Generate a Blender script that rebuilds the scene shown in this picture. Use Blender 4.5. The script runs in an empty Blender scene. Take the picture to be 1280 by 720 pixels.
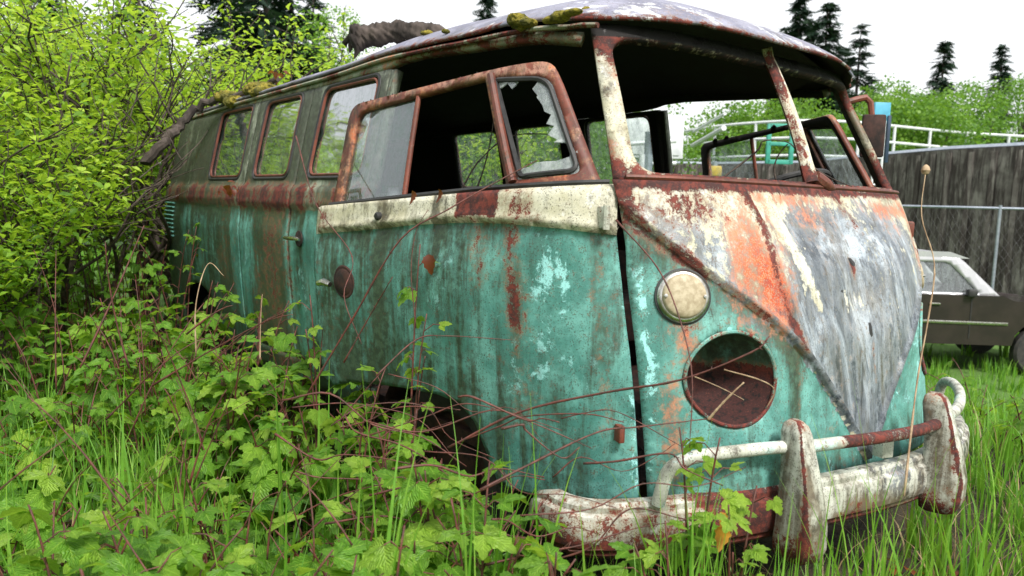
import bpy, bmesh, math, random
import numpy as np
from mathutils import Vector, Matrix, geometry
random.seed(7); RNG = np.random.default_rng(11)
scene = bpy.context.scene
COL = bpy.context.scene.collection
rad = math.radians

# ------------------------------------------------------------------ camera
CAM = np.array([1.9938, -2.2010, 1.1641]); FPX = 948.72
RV = np.array([0.63491096, 0.77208325, 0.02784842])
UV_ = np.array([-0.10548585, 0.05092379, 0.99311606])
FV = np.array([-0.76535013, 0.63347788, -0.11377593])
cd = bpy.data.cameras.new("camera"); cam = bpy.data.objects.new("camera", cd); COL.objects.link(cam)
m = Matrix.Identity(4)
for i in range(3):
    m[i][0] = RV[i]; m[i][1] = UV_[i]; m[i][2] = -FV[i]; m[i][3] = CAM[i]
cam.matrix_world = m
cd.sensor_width = 36; cd.lens = 36 * FPX / 1280; cd.clip_end = 2000; cd.clip_start = 0.05
cd.dof.use_dof = True; cd.dof.focus_distance = 2.35; cd.dof.aperture_fstop = 5.0
scene.camera = cam

def at(u, v, d):
    """measured point of the photograph, brought back to metres at depth d"""
    return CAM + (FV + RV * (u - 640) / FPX + UV_ * (360 - v) / FPX) * d
def pix(P):
    d = np.asarray(P, float) - CAM; z = d @ FV
    return 640 + FPX * (d @ RV) / z, 360 - FPX * (d @ UV_) / z, z

# ------------------------------------------------------------------ helpers
def tag(o, label=None, cat=None, group=None, kind=None):
    if label: o['label'] = label
    if cat: o['category'] = cat
    if group: o['group'] = group
    if kind: o['kind'] = kind
    return o
def empty(name, loc=(0, 0, 0), rz=0, **k):
    o = bpy.data.objects.new(name, None); COL.objects.link(o)
    o.location = loc; o.rotation_euler = (0, 0, rz); o.empty_display_size = .1
    return tag(o, **k)
def link(name, me, mats, parent=None):
    o = bpy.data.objects.new(name, me); COL.objects.link(o)
    for mt in (mats if isinstance(mats, (list, tuple)) else [mats]):
        if mt.name not in [x.name for x in me.materials if x] or isinstance(mats, (list, tuple)):
            me.materials.append(mt)
    if parent is not None: o.parent = parent
    return o

class MB:
    """collects polygons"""
    def __init__(s): s.V = []; s.F = []; s.n = 0; s.UV = []; s.T = []; s.MI = []
    def add(s, V, F, uv=None, tint=None, mi=0):
        V = np.asarray(V, float).reshape(-1, 3); b = s.n
        s.V.append(V); s.n += len(V)
        if isinstance(F, np.ndarray): s.F.append(F + b); 
        else: s.F.append([tuple(i + b for i in f) for f in F])
        s.UV.append(np.zeros((len(V), 2)) if uv is None else np.asarray(uv, float))
        s.T.append(np.full(len(V), 0.5 if tint is None else tint) if np.isscalar(tint) or tint is None else np.asarray(tint, float))
        s.MI.append((len(F), mi))
    def box(s, c, h, rot=None, mi=0, bev=0):
        c = np.array(c, float); h = np.array(h, float)
        if bev <= 0:
            V = np.array([[x, y, z] for x in (-1, 1) for y in (-1, 1) for z in (-1, 1)], float) * h
            F = [(0, 1, 3, 2), (4, 6, 7, 5), (0, 4, 5, 1), (2, 3, 7, 6), (0, 2, 6, 4), (1, 5, 7, 3)]
        else:
            bm = bmesh.new(); bmesh.ops.create_cube(bm, size=2)
            for v in bm.verts: v.co = Vector((v.co.x * h[0], v.co.y * h[1], v.co.z * h[2]))
            bmesh.ops.bevel(bm, geom=list(bm.edges), offset=bev, segments=2, affect='EDGES', profile=.5)
            bm.verts.index_update(); V = np.array([v.co[:] for v in bm.verts]); F = [tuple(v.index for v in f.verts) for f in bm.faces]; bm.free()
        if rot is not None: V = V @ np.array(rot).T
        s.add(V + c, F, mi=mi)
    def tube(s, pts, r, n=8, tint=None, closed=False, mi=0, caps=True, flat=1.0):
        P = np.asarray(pts, float); k = len(P)
        r = np.full(k, r) if np.isscalar(r) else np.asarray(r, float)
        T = np.gradient(P, axis=0) if not closed else np.roll(P, -1, 0) - np.roll(P, 1, 0)
        T /= np.linalg.norm(T, axis=1)[:, None] + 1e-12
        up = np.array([0, 0, 1.]) if abs(T[0][2]) < .9 else np.array([1., 0, 0])
        N = np.cross(up, T[0]); N /= np.linalg.norm(N); Ns = [N]
        for i in range(1, k):
            N = Ns[-1] - T[i] * np.dot(Ns[-1], T[i]); N /= np.linalg.norm(N) + 1e-12; Ns.append(N)
        Ns = np.array(Ns); B = np.cross(T, Ns)
        a = np.linspace(0, 2 * np.pi, n, endpoint=False)
        V = P[:, None] + r[:, None, None] * (np.cos(a)[None, :, None] * Ns[:, None] + flat * np.sin(a)[None, :, None] * B[:, None])
        F = []
        kk = k if closed else k - 1
        for i in range(kk):
            j = (i + 1) % k
            for q in range(n): F.append((i * n + q, i * n + (q + 1) % n, j * n + (q + 1) % n, j * n + q))
        if not closed and caps: F.append(tuple(range(n))[::-1]); F.append(tuple(range((k - 1) * n, k * n)))
        s.add(V.reshape(-1, 3), F, tint=tint, mi=mi)
    def lathe(s, prof, c, axis, n=32, mi=0):
        """prof: list of (radius, height along axis)"""
        ax = np.array(axis, float); ax /= np.linalg.norm(ax)
        up = np.array([0, 0, 1.]) if abs(ax[2]) < .9 else np.array([1., 0, 0])
        a1 = np.cross(up, ax); a1 /= np.linalg.norm(a1); a2 = np.cross(ax, a1)
        an = np.linspace(0, 2 * np.pi, n, endpoint=False)
        V = []
        for (r, h) in prof: V.append(np.array(c) + ax * h + r * (np.cos(an)[:, None] * a1 + np.sin(an)[:, None] * a2))
        F = []
        for i in range(len(prof) - 1):
            for q in range(n): F.append((i * n + q, i * n + (q + 1) % n, (i + 1) * n + (q + 1) % n, (i + 1) * n + q))
        s.add(np.concatenate(V), F, mi=mi)
    def mesh(s, name, smooth=True, angle=None):
        V = np.concatenate(s.V) if s.V else np.zeros((0, 3))
        me = bpy.data.meshes.new(name)
        loops = []; starts = []; totals = []; c = 0
        for F in s.F:
            if isinstance(F, np.ndarray):
                k = F.shape[1]; loops.append(F.ravel()); starts.append(c + np.arange(len(F)) * k); totals.append(np.full(len(F), k)); c += F.size
            else:
                L = [i for f in F for i in f]; t = np.array([len(f) for f in F], int)
                loops.append(np.array(L, int)); st = c + np.concatenate([[0], np.cumsum(t)[:-1]]) if len(t) else np.zeros(0, int)
                starts.append(st); totals.append(t); c += len(L)
        loops = np.concatenate(loops).astype(np.int32); starts = np.concatenate(starts).astype(np.int32); totals = np.concatenate(totals).astype(np.int32)
        me.vertices.add(len(V)); me.vertices.foreach_set('co', V.astype(np.float32).ravel())
        me.loops.add(len(loops)); me.loops.foreach_set('vertex_index', loops)
        me.polygons.add(len(starts)); me.polygons.foreach_set('loop_start', starts); me.polygons.foreach_set('loop_total', totals)
        mi = np.concatenate([np.full(n_, m_) for n_, m_ in s.MI]).astype(np.int32)
        me.polygons.foreach_set('material_index', mi)
        me.polygons.foreach_set('use_smooth', np.full(len(starts), smooth))
        uv = np.concatenate(s.UV)
        if uv.any():
            l = me.uv_layers.new(name='UVMap'); l.data.foreach_set('uv', uv[loops].astype(np.float32).ravel())
        T = np.concatenate(s.T); a = me.attributes.new('tint', 'FLOAT', 'POINT'); a.data.foreach_set('value', T.astype(np.float32))
        me.update(); me.validate()
        if smooth and angle: me.set_sharp_from_angle(angle=rad(angle))
        return me
    def build(s, name, mats, parent=None, smooth=True, angle=35):
        return link(name, s.mesh(name, smooth, angle), mats, parent)

def set_attr(me, name, vals):
    a = me.attributes.get(name) or me.attributes.new(name, 'FLOAT', 'POINT')
    a.data.foreach_set('value', np.asarray(vals, np.float32))
def sm(a, b, x):
    t = np.clip((np.asarray(x, float) - a) / (b - a), 0, 1); return t * t * (3 - 2 * t)
def vnoise(x, y, seed=0):
    x = np.asarray(x, float); y = np.asarray(y, float)
    xi = np.floor(x).astype(int); yi = np.floor(y).astype(int); fx = x - xi; fy = y - yi
    fx = fx * fx * (3 - 2 * fx); fy = fy * fy * (3 - 2 * fy)
    def h(a, b):
        v = np.sin(a * 127.1 + b * 311.7 + seed * 74.7) * 43758.5453; return v - np.floor(v)
    return (h(xi, yi) * (1 - fx) + h(xi + 1, yi) * fx) * (1 - fy) + (h(xi, yi + 1) * (1 - fx) + h(xi + 1, yi + 1) * fx) * fy
def fbm(x, y, seed=0, o=4):
    s = 0; a = .5
    for i in range(o): s = s + a * vnoise(x * 2 ** i, y * 2 ** i, seed + i * 3); a *= .5
    return s / (1 - .5 ** o)

# ------------------------------------------------------------------ node helpers
class NT:
    def __init__(s, name, tree=None):
        s.m = bpy.data.materials.new(name); s.m.use_nodes = True; s.t = s.m.node_tree; s.t.nodes.clear()
        s.out = s.n('ShaderNodeOutputMaterial')
    def n(s, typ, **k):
        nd = s.t.nodes.new(typ)
        for a, v in k.items(): setattr(nd, a, v)
        return nd
    def set(s, sock, v):
        if isinstance(v, bpy.types.NodeSocket): s.t.links.new(v, sock)
        elif v is not None:
            if hasattr(sock.default_value, '__len__'):
                v = tuple(v) if hasattr(v, '__len__') else (v,) * 3
                if len(sock.default_value) == 4 and len(v) == 3: v = v + (1,)
            sock.default_value = v
    def math(s, op, a, b=0, c=None, clamp=False):
        nd = s.n('ShaderNodeMath', operation=op, use_clamp=clamp); s.set(nd.inputs[0], a); s.set(nd.inputs[1], b)
        if c is not None: s.set(nd.inputs[2], c)
        return nd.outputs[0]
    def mix(s, f, a, b, blend='MIX'):
        nd = s.n('ShaderNodeMix', data_type='RGBA', blend_type=blend); s.set(nd.inputs[0], f); s.set(nd.inputs[6], a); s.set(nd.inputs[7], b); return nd.outputs[2]
    def step(s, x, a, b, lo=0., hi=1.):
        nd = s.n('ShaderNodeMapRange', interpolation_type='SMOOTHSTEP'); s.set(nd.inputs[0], x); nd.inputs[1].default_value = a; nd.inputs[2].default_value = b
        nd.inputs[3].default_value = lo; nd.inputs[4].default_value = hi; return nd.outputs[0]
    def coord(s, scale=(1, 1, 1), rot=(0, 0, 0), kind='Object'):
        tc = s.n('ShaderNodeTexCoord'); mp = s.n('ShaderNodeMapping'); s.t.links.new(tc.outputs[kind], mp.inputs[0]); mp.inputs['Scale'].default_value = scale; mp.inputs['Rotation'].default_value = rot
        return mp.outputs[0]
    def noise(s, vec, scale, detail=6, rough=.6, dist=0, color=False):
        nd = s.n('ShaderNodeTexNoise'); s.set(nd.inputs['Vector'], vec); nd.inputs['Scale'].default_value = scale; nd.inputs['Detail'].default_value = detail; nd.inputs['Roughness'].default_value = rough; nd.inputs['Distortion'].default_value = dist
        return nd.outputs[1 if color else 0]
    def vor(s, vec, scale, feature='F1'):
        nd = s.n('ShaderNodeTexVoronoi', feature=feature); s.set(nd.inputs['Vector'], vec); nd.inputs['Scale'].default_value = scale; return nd.outputs[0]
    def attr(s, name): return s.n('ShaderNodeAttribute', attribute_name=name).outputs['Fac']
    def bump(s, h, strength=.5, dist=.01, normal=None):
        nd = s.n('ShaderNodeBump'); s.set(nd.inputs['Height'], h); nd.inputs['Strength'].default_value = strength; nd.inputs['Distance'].default_value = dist
        if normal is not None: s.set(nd.inputs['Normal'], normal)
        return nd.outputs[0]
    def pbr(s, **k):
        nd = s.n('ShaderNodeBsdfPrincipled')
        for a, v in k.items(): s.set(nd.inputs[a.replace('_', ' ')], v)
        return nd.outputs[0]
    def done(s, sh): s.t.links.new(sh, s.out.inputs[0]); return s.m

def simple(name, c1, c2=None, rough=.7, scale=20, metallic=0, bumps=.3, stretch=(1, 1, 1), spec=.5):
    t = NT(name); co = t.coord(stretch); n = t.noise(co, scale, 8, .65)
    c2 = c2 or tuple(x * .6 for x in c1)
    col = t.mix(t.step(n, .35, .65), c1, c2)
    return t.done(t.pbr(Base_Color=col, Roughness=t.step(n, .2, .8, rough - .1, min(1, rough + .1)), Metallic=metallic, Normal=t.bump(n, bumps, .004), Specular_IOR_Level=spec))

def paint(name, A, B, C, rustbias=0., dirtbias=0., rough=.45, grime=(.03, .045, .025), film=.35):
    """weathered paint: A/B base pair, C bright flakes; attributes rust, orange, dirt, pale, grey steer where wear sits"""
    t = NT(name)
    co = t.coord(); cs = t.coord((1, 1, .10)); cs2 = t.coord((1, 1, .3))
    patch_n = t.noise(co, 5.5, 9, .68, .4)
    fine = t.noise(co, 42, 8, .72)
    grit = t.noise(co, 230, 4, .7)
    streak = t.noise(cs, 22, 8, .7, .6)
    streak2 = t.noise(cs2, 11, 9, .75, 1.2)
    col = t.mix(t.step(patch_n, .40, .62), A, B)
    col = t.mix(t.math('MULTIPLY', t.step(fine, .5, .62), .45), col, B)
    fm_ = t.step(t.math('ADD', t.math('MULTIPLY', t.noise(cs2, 7, 10, .74, .8), .65), t.math('MULTIPLY', t.noise(co, 26, 8, .75), .35)), .46, .62)
    col = t.mix(t.math('MULTIPLY', fm_, film), col, t.mix(t.step(fine, .42, .6), tuple(q * .5 + .3 * g for q, g in zip(A, grime)), tuple(q * .75 + .02 for q in A)))
    # bright flaked areas
    fl = t.math('ADD', t.math('MULTIPLY', t.math('ADD', t.noise(co, 10, 12, .78, .6), -.5), 2.0), t.attr('pale'))
    fl = t.math('ADD', fl, t.math('MULTIPLY', t.math('ADD', streak, -.5), .8))
    col = t.mix(t.step(fl, .27, .36), col, C)
    # grey bare metal / lichen
    g = t.math('ADD', t.attr('grey'), t.math('ADD', t.math('MULTIPLY', t.math('ADD', streak, -.5), 1.3), t.math('MULTIPLY', t.math('ADD', fine, -.5), 1.3)))
    gm = t.step(g, .42, .62)
    gcol = t.mix(t.step(t.math('ADD', t.math('MULTIPLY', streak, .5), t.math('ADD', t.math('MULTIPLY', fine, .3), t.math('MULTIPLY', grit, .2))), .42, .58), (.03, .038, .05), (.34, .39, .45)); gcol = t.mix(t.step(streak2, .58, .42, 0, .6), gcol, (.10, .115, .13)); gcol = t.mix(t.math('MULTIPLY', t.step(t.noise(cs2, 4, 10, .7, 1.5), .48, .64), .8), gcol, (.50, .57, .64)); gcol = t.mix(t.math('MULTIPLY', t.step(t.noise(cs, 34, 6, .7, .5), .56, .66), .7), gcol, (.03, .03, .035)); gcol = t.mix(t.math('MULTIPLY', t.step(t.noise(cs2, 5, 8, .75, 1), .52, .70), .22), gcol, (.42, .33, .22))
    col = t.mix(gm, col, gcol)
    wf = t.math('MULTIPLY', t.step(t.math('ADD', t.math('MULTIPLY', streak2, .6), t.math('ADD', t.math('MULTIPLY', fine, .25), t.math('MULTIPLY', grit, .15))), .52, .68), t.math('MULTIPLY', gm, .75))
    col = t.mix(wf, col, (.66, .70, .72))
    # grime streaks running down
    d = t.math('ADD', t.math('ADD', t.attr('dirt'), dirtbias), t.math('ADD', t.math('MULTIPLY', t.math('ADD', streak, -.5), 2.1), t.math('MULTIPLY', t.math('ADD', fine, -.5), .8)))
    col = t.mix(t.step(d, .10, .80, 0, .93), col, t.mix(t.step(fine, .4, .6), grime, tuple(q * .35 for q in grime)))
    # specks of dirt and algae
    sp = t.step(t.math('ADD', grit, t.math('MULTIPLY', fine, .45)), .77, .86)
    col = t.mix(t.math('MULTIPLY', sp, .75), col, (.03, .035, .02))
    # orange rust then maroon rust
    nz = t.math('ADD', t.math('MULTIPLY', t.math('ADD', fine, -.5), 2.0), t.math('ADD', t.math('MULTIPLY', t.math('ADD', streak2, -.5), 1.3), t.math('MULTIPLY', t.math('ADD', grit, -.5), .9)))
    mxr = t.math('MAXIMUM', t.attr('rust'), t.attr('orange'))
    stn = t.step(t.math('ADD', mxr, t.math('MULTIPLY', nz, .7)), .08, .7, 0, .7)
    col = t.mix(stn, col, t.mix(t.step(fine, .4, .6), (.10, .055, .035), (.36, .22, .12)))
    om = t.math('MULTIPLY', t.step(t.math('ADD', t.attr('orange'), nz), .25, .95), t.step(t.math('ADD', grit, t.math('MULTIPLY', fine, .5)), .86, .70, .35, 1))
    om = t.math('MULTIPLY', om, t.step(t.attr('orange'), -.05, .30, .10, 1))
    ocol = t.mix(t.step(t.math('ADD', t.math('MULTIPLY', streak2, .5), t.math('MULTIPLY', fine, .5)), .42, .6), (.34, .024, .010), (.66, .12, .025)); ocol = t.mix(t.step(t.math('ADD', grit, t.math('MULTIPLY', streak, .4)), .70, .84, 0, .6), ocol, (.72, .56, .40))
    col = t.mix(om, col, ocol)
    rm = t.step(t.math('ADD', t.math('ADD', t.attr('rust'), rustbias), nz), .46, .66)
    rcol = t.mix(t.step(fine, .42, .62), (.035, .010, .009), (.15, .028, .018)); rcol = t.mix(t.step(grit, .55, .72, 0, .6), rcol, (.24, .07, .04))
    col = t.mix(rm, col, rcol)
    hm = t.step(t.math('ADD', t.attr('hole'), t.math('MULTIPLY', t.math('ADD', fine, -.5), .6)), .45, .55)
    col = t.mix(hm, col, (.006, .004, .004))
    r = t.math('ADD', t.math('SUBTRACT', rough, t.math('MULTIPLY', gm, .10)), t.math('MULTIPLY', t.math('MAXIMUM', rm, om), .35))
    r = t.math('ADD', r, t.math('MULTIPLY', fine, .15), clamp=True)
    h = t.math('ADD', t.math('MULTIPLY', fine, .5), t.math('MULTIPLY', grit, .35))
    h = t.math('ADD', h, t.math('MULTIPLY', t.math('MAXIMUM', rm, om), -.35))
    return t.done(t.pbr(Base_Color=col, Roughness=r, Normal=t.bump(h, .55, .0022)))

M = {}
M['teal'] = paint('teal_paint', (.065, .225, .195), (.165, .42, .375), (.32, .68, .67), rough=.40, grime=(.055, .080, .045), film=.70)
M['white'] = paint('cream_paint', (.50, .47, .33), (.66, .64, .53), (.76, .76, .72), rough=.42, dirtbias=.08, grime=(.13, .11, .06))
M['greywhite'] = paint('algae_cream_paint', (.22, .26, .19), (.36, .39, .31), (.5, .52, .45), rough=.5, dirtbias=.12, grime=(.05, .06, .04))
M['roof'] = paint('roof_paint', (.15, .15, .21), (.28, .28, .36), (.62, .64, .67), rough=.55, dirtbias=.1, grime=(.07, .05, .035))
M['bumper'] = paint('bumper_paint', (.44, .45, .38), (.62, .63, .57), (.48, .62, .58), rough=.42, dirtbias=.15, grime=(.14, .11, .07))
M['rust'] = paint('rusty_frame', (.11, .028, .018), (.20, .05, .028), (.34, .17, .12), rough=.5, rustbias=.12, dirtbias=.2, grime=(.02, .012, .01))
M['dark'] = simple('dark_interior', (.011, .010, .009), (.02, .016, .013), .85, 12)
M['darkrust'] = simple('dark_rust', (.05, .018, .012), (.012, .008, .007), .85, 18, bumps=.6)
M['rubber'] = simple('black_rubber', (.012, .012, .013), (.03, .03, .03), .6, 30)
M['chrome'] = simple('dull_chrome', (.62, .62, .58), (.30, .28, .24), .28, 40, 1.0, .1)
M['tan_lens'] = simple('dirty_lens', (.46, .39, .27), (.30, .24, .15), .6, 60, 0, .2)
M['tyre'] = simple('old_tyre', (.02, .02, .02), (.05, .045, .04), .85, 25)

def glass(name, dirt=.35, refl=.10, tint=(.85, .92, .9), dirtcol=(.42, .46, .42)):
    t = NT(name); co = t.coord(); cs = t.coord((1, 1, .22))
    tr = t.n('ShaderNodeBsdfTransparent'); tr.inputs[0].default_value = tint + (1,)
    gl = t.n('ShaderNodeBsdfGlossy'); gl.inputs[0].default_value = (.95, .97, 1, 1); gl.inputs['Roughness'].default_value = .045
    t.set(gl.inputs['Normal'], t.bump(t.noise(co, 3.2, 2, .5), .12, .02))
    lw = t.n('ShaderNodeLayerWeight'); lw.inputs[0].default_value = .5
    f = t.math('ADD', refl, t.math('MULTIPLY', t.math('POWER', lw.outputs['Facing'], 3.0), .9), clamp=True)
    m1 = t.n('ShaderNodeMixShader'); t.set(m1.inputs[0], f); t.t.links.new(tr.outputs[0], m1.inputs[1]); t.t.links.new(gl.outputs[0], m1.inputs[2])
    df = t.n('ShaderNodeBsdfDiffuse'); df.inputs[0].default_value = dirtcol + (1,)
    n = t.math('ADD', t.math('MULTIPLY', t.noise(cs, 16, 8, .7, 1.), .6), t.math('MULTIPLY', t.noise(co, 50, 6, .7), .4))
    dm = t.step(n, .38, .68, dirt * .25, min(1, dirt * 1.9))
    tl = t.n('ShaderNodeBsdfTranslucent'); tl.inputs[0].default_value = dirtcol + (1,); m3 = t.n('ShaderNodeMixShader'); t.t.links.new(df.outputs[0], m3.inputs[1]); t.t.links.new(tl.outputs[0], m3.inputs[2])
    m2 = t.n('ShaderNodeMixShader'); t.set(m2.inputs[0], dm); t.t.links.new(m1.outputs[0], m2.inputs[1]); t.t.links.new(m3.outputs[0], m2.inputs[2])
    return t.done(m2.outputs[0])
M['glass'] = glass('dusty_glass', .18, refl=.38, dirtcol=(.38, .50, .46))
M['glass_door'] = glass('green_reflection_dusty_glass', .24, refl=.16, dirtcol=(.22, .36, .32))  # a dark green reflection is mixed into the dust colour
M['glass_far'] = glass('hazy_glass', .30, dirtcol=(.5, .56, .58))
M['glass_broken'] = glass('crazed_glass', .52, dirtcol=(.62, .66, .66))

# ------------------------------------------------------------------ bus surface
ZK = np.array([.30, .40, .60, .80, 1.0, 1.22, 1.45, 1.69, 1.8])
WK = np.array([.815, .83, .855, .872, .882, .848, .799, .742, .72])
XK = np.array([1.0, 1.002, .978, .961, .91, .768, .685, .555, .50])
NK = np.array([4., 4., 3.66, 3.44, 3.3, 5.1, 4.2, 4.1, 4.])
ZT = np.arange(.25, 1.85, .005)
def _sm(K, s=5):
    v = np.interp(ZT, ZK, K); k = np.exp(-.5 * (np.arange(-15, 16) / s) ** 2); k /= k.sum()
    return np.convolve(np.pad(v, 15, 'edge'), k, 'valid')
WT, XT, NTb = _sm(WK), _sm(XK), _sm(NK)
XC, XR, XRE = .05, -2.75, -3.32
def wz(z): return np.interp(z, ZT, WT)
def xz(z): return np.interp(z, ZT, XT)
def nz_(z): return np.interp(z, ZT, NTb)
def zwarp(x, z):
    zg = np.interp(x, [-3.3, -2, -1, -.5, 0, .3, .5], [1.60, 1.645, 1.668, 1.685, 1.655, 1.64, 1.62])
    return z + (zg - 1.69) * sm(1.56, 1.69, z)
def side_map(sgn):
    def f(p, off=0):
        x, z = p[:, 0], p[:, 1]
        def pos(x, z):
            w = wz(z); n = nz_(z)
            a = np.clip((x - XC) / (xz(z) - XC), 0, .9995); b = np.clip((XR - x) / (XR - XRE + .3 * (1.69 - z) * 0), 0, .9995)
            y = w * (1 - a ** n) ** (1 / n) * (1 - b ** 3.2) ** (1 / 3.2)
            return np.stack([x, sgn * y, zwarp(x, z)], 1)
        P = pos(x, z); e = .002
        du = pos(x + e, z) - pos(x - e, z); dv = pos(x, z + e) - pos(x, z - e)
        N = np.cross(du, dv); N /= np.linalg.norm(N, axis=1)[:, None]
        N *= -sgn
        N *= np.sign(np.where(np.abs(N[:, 1]) > 1e-6, N[:, 1] * sgn, 1))[:, None]
        return P + N * (np.asarray(off)[:, None] if np.ndim(off) else off), N
    f.flip = sgn > 0
    return f
def front_map(p, off=0):
    y, z = p[:, 0], p[:, 1]
    def pos(y, z):
        w = wz(z); n = nz_(z); a = np.clip(np.abs(y) / w, 0, .9995)
        return np.stack([XC + (xz(z) - XC) * (1 - a ** n) ** (1 / n), y, z], 1)
    P = pos(y, z); e = .002
    du = pos(y + e, z) - pos(y - e, z); dv = pos(y, z + e) - pos(y, z - e)
    N = np.cross(du, dv); N /= np.linalg.norm(N, axis=1)[:, None]
    return P + N * (np.asarray(off)[:, None] if np.ndim(off) else off), N
front_map.flip = False
def rear_map(p, off=0):
    y, z = p[:, 0], p[:, 1]
    def pos(y, z):
        w = wz(z); a = np.clip(np.abs(y) / w, 0, .9995)
        return np.stack([XR - (XR - XRE) * (1 - a ** 3.2) ** (1 / 3.2), y, zwarp(XR + 0 * y, z)], 1)
    P = pos(y, z); e = .002
    du = pos(y + e, z) - pos(y - e, z); dv = pos(y, z + e) - pos(y, z - e)
    N = -np.cross(du, dv); N /= np.linalg.norm(N, axis=1)[:, None]
    return P + N * (np.asarray(off)[:, None] if np.ndim(off) else off), N
rear_map.flip = True

def inside(poly, P):
    poly = np.asarray(poly); x, y = P[:, 0], P[:, 1]; r = np.zeros(len(P), bool); j = len(poly) - 1
    for i in range(len(poly)):
        xi, yi = poly[i]; xj, yj = poly[j]
        c = ((yi > y) != (yj > y)) & (x < (xj - xi) * (y - yi) / (yj - yi + 1e-15) + xi); r ^= c; j = i
    return r
def resample(poly, s, closed=True):
    poly = [np.array(p, float) for p in poly]; out = []
    n = len(poly) if closed else len(poly) - 1
    for i in range(n):
        a, b = poly[i], poly[(i + 1) % len(poly)]; k = max(1, int(math.ceil(np.linalg.norm(b - a) / s)))
        for q in range(k): out.append(a + (b - a) * q / k)
    if not closed: out.append(poly[-1])
    return np.array(out)
def fillet(poly, r, n=5):
    poly = [np.array(p, float) for p in poly]; out = []; k = len(poly)
    rr = r if hasattr(r, '__len__') else [r] * k
    for i in range(k):
        a, b, c = poly[i - 1], poly[i], poly[(i + 1) % k]
        u = a - b; v = c - b; lu, lv = np.linalg.norm(u), np.linalg.norm(v); q = min(rr[i], lu * .48, lv * .48)
        if q < 1e-4: out.append(b); continue
        p0 = b + u / lu * q; p2 = b + v / lv * q
        for t in np.linspace(0, 1, n): out.append((1 - t) ** 2 * p0 + 2 * t * (1 - t) * b + t * t * p2)
    return np.array(out)
def segdist(P, L, closed=False):
    d = np.full(len(P), 1e9); n = len(L) if closed else len(L) - 1
    for i in range(n):
        a, b = L[i], L[(i + 1) % len(L)]; ab = b - a; t = np.clip(((P - a) @ ab) / (ab @ ab + 1e-12), 0, 1)
        d = np.minimum(d, np.linalg.norm(P - a - t[:, None] * ab, axis=1))
    return d
def patch2d(outer, holes=(), lines=(), s=.015):
    outer = resample(outer, s); holes = [resample(h, s) for h in holes]; lines = [resample(l, s, False) for l in lines]
    lo, hi = outer.min(0), outer.max(0)
    gx = np.arange(lo[0], hi[0], s); gy = np.arange(lo[1], hi[1], s * .87)
    G = np.array([(x + (j % 2) * s / 2, y) for j, y in enumerate(gy) for x in gx])
    k = inside(outer, G)
    for h in holes: k &= ~inside(h, G)
    G = G[k]
    for L, c in [(outer, True)] + [(h, True) for h in holes] + [(l, False) for l in lines]:
        G = G[segdist(G, L, c) > s * .45]
    pts = []; edges = []
    for L, c in [(outer, True)] + [(h, True) for h in holes] + [(l, False) for l in lines]:
        b = len(pts); pts += [tuple(p) for p in L]; n = len(L)
        edges += [(b + i, b + (i + 1) % n) for i in range(n if c else n - 1)]
    pts += [tuple(p) for p in G]
    r = geometry.delaunay_2d_cdt([Vector(p) for p in pts], edges, [], 0, 1e-6)
    V = np.array([tuple(v) for v in r[0]]); F = np.array([tuple(f) for f in r[2] if len(f) == 3])
    cen = V[F].mean(1); k = inside(outer, cen)
    for h in holes: k &= ~inside(h, cen)
    return V, F[k]
def patch(name, fmap, outer, holes=(), lines=(), s=.015, mats=None, zone=None, disp=None, attrs=None, thick=.012, parent=None, xf=None, inner='dark', off=0):
    V2, F = patch2d(outer, holes, lines, s)
    o = np.zeros(len(V2)) + off
    if disp is not None: o = o + disp(V2)
    P, N = fmap(V2, o)
    if fmap.flip: F = F[:, ::-1]
    # make the faces look outwards
    fn = np.cross(P[F[:, 1]] - P[F[:, 0]], P[F[:, 2]] - P[F[:, 0]]); 
    if (fn * N[F[:, 0]]).sum() < 0: F = F[:, ::-1]
    if xf is not None: P = xf(P)
    mb = MB(); mb.add(P, np.ascontiguousarray(F)); me = mb.mesh(name)
    cen = V2[F].mean(1)
    if zone is not None: me.polygons.foreach_set('material_index', zone(cen).astype(np.int32))
    if attrs is not None:
        for k_, v_ in attrs(V2).items(): set_attr(me, k_, v_)
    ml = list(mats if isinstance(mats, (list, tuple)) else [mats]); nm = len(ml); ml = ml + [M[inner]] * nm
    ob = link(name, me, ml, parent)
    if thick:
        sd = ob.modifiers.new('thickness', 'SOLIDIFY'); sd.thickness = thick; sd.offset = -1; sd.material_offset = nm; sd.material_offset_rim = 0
    ob['_v2'] = 0; del ob['_v2']
    return ob

def blob(P, c, r, ang=0, p=1.):
    d = P - np.array(c); ca, sa = math.cos(rad(ang)), math.sin(rad(ang)); u = (d[:, 0] * ca + d[:, 1] * sa) / r[0]; v = (-d[:, 0] * sa + d[:, 1] * ca) / r[1]
    return np.exp(-(u * u + v * v) * p)
def line_blob(P, pts, w):
    return np.exp(-(segdist(P, [np.array(p, float) for p in pts]) / w) ** 2)

BUS = empty('derelict_van', (0, 0, 0), label='rusting teal and white vintage microbus overgrown with weeds, cab door ajar and windscreen gone', cat='van')

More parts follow.
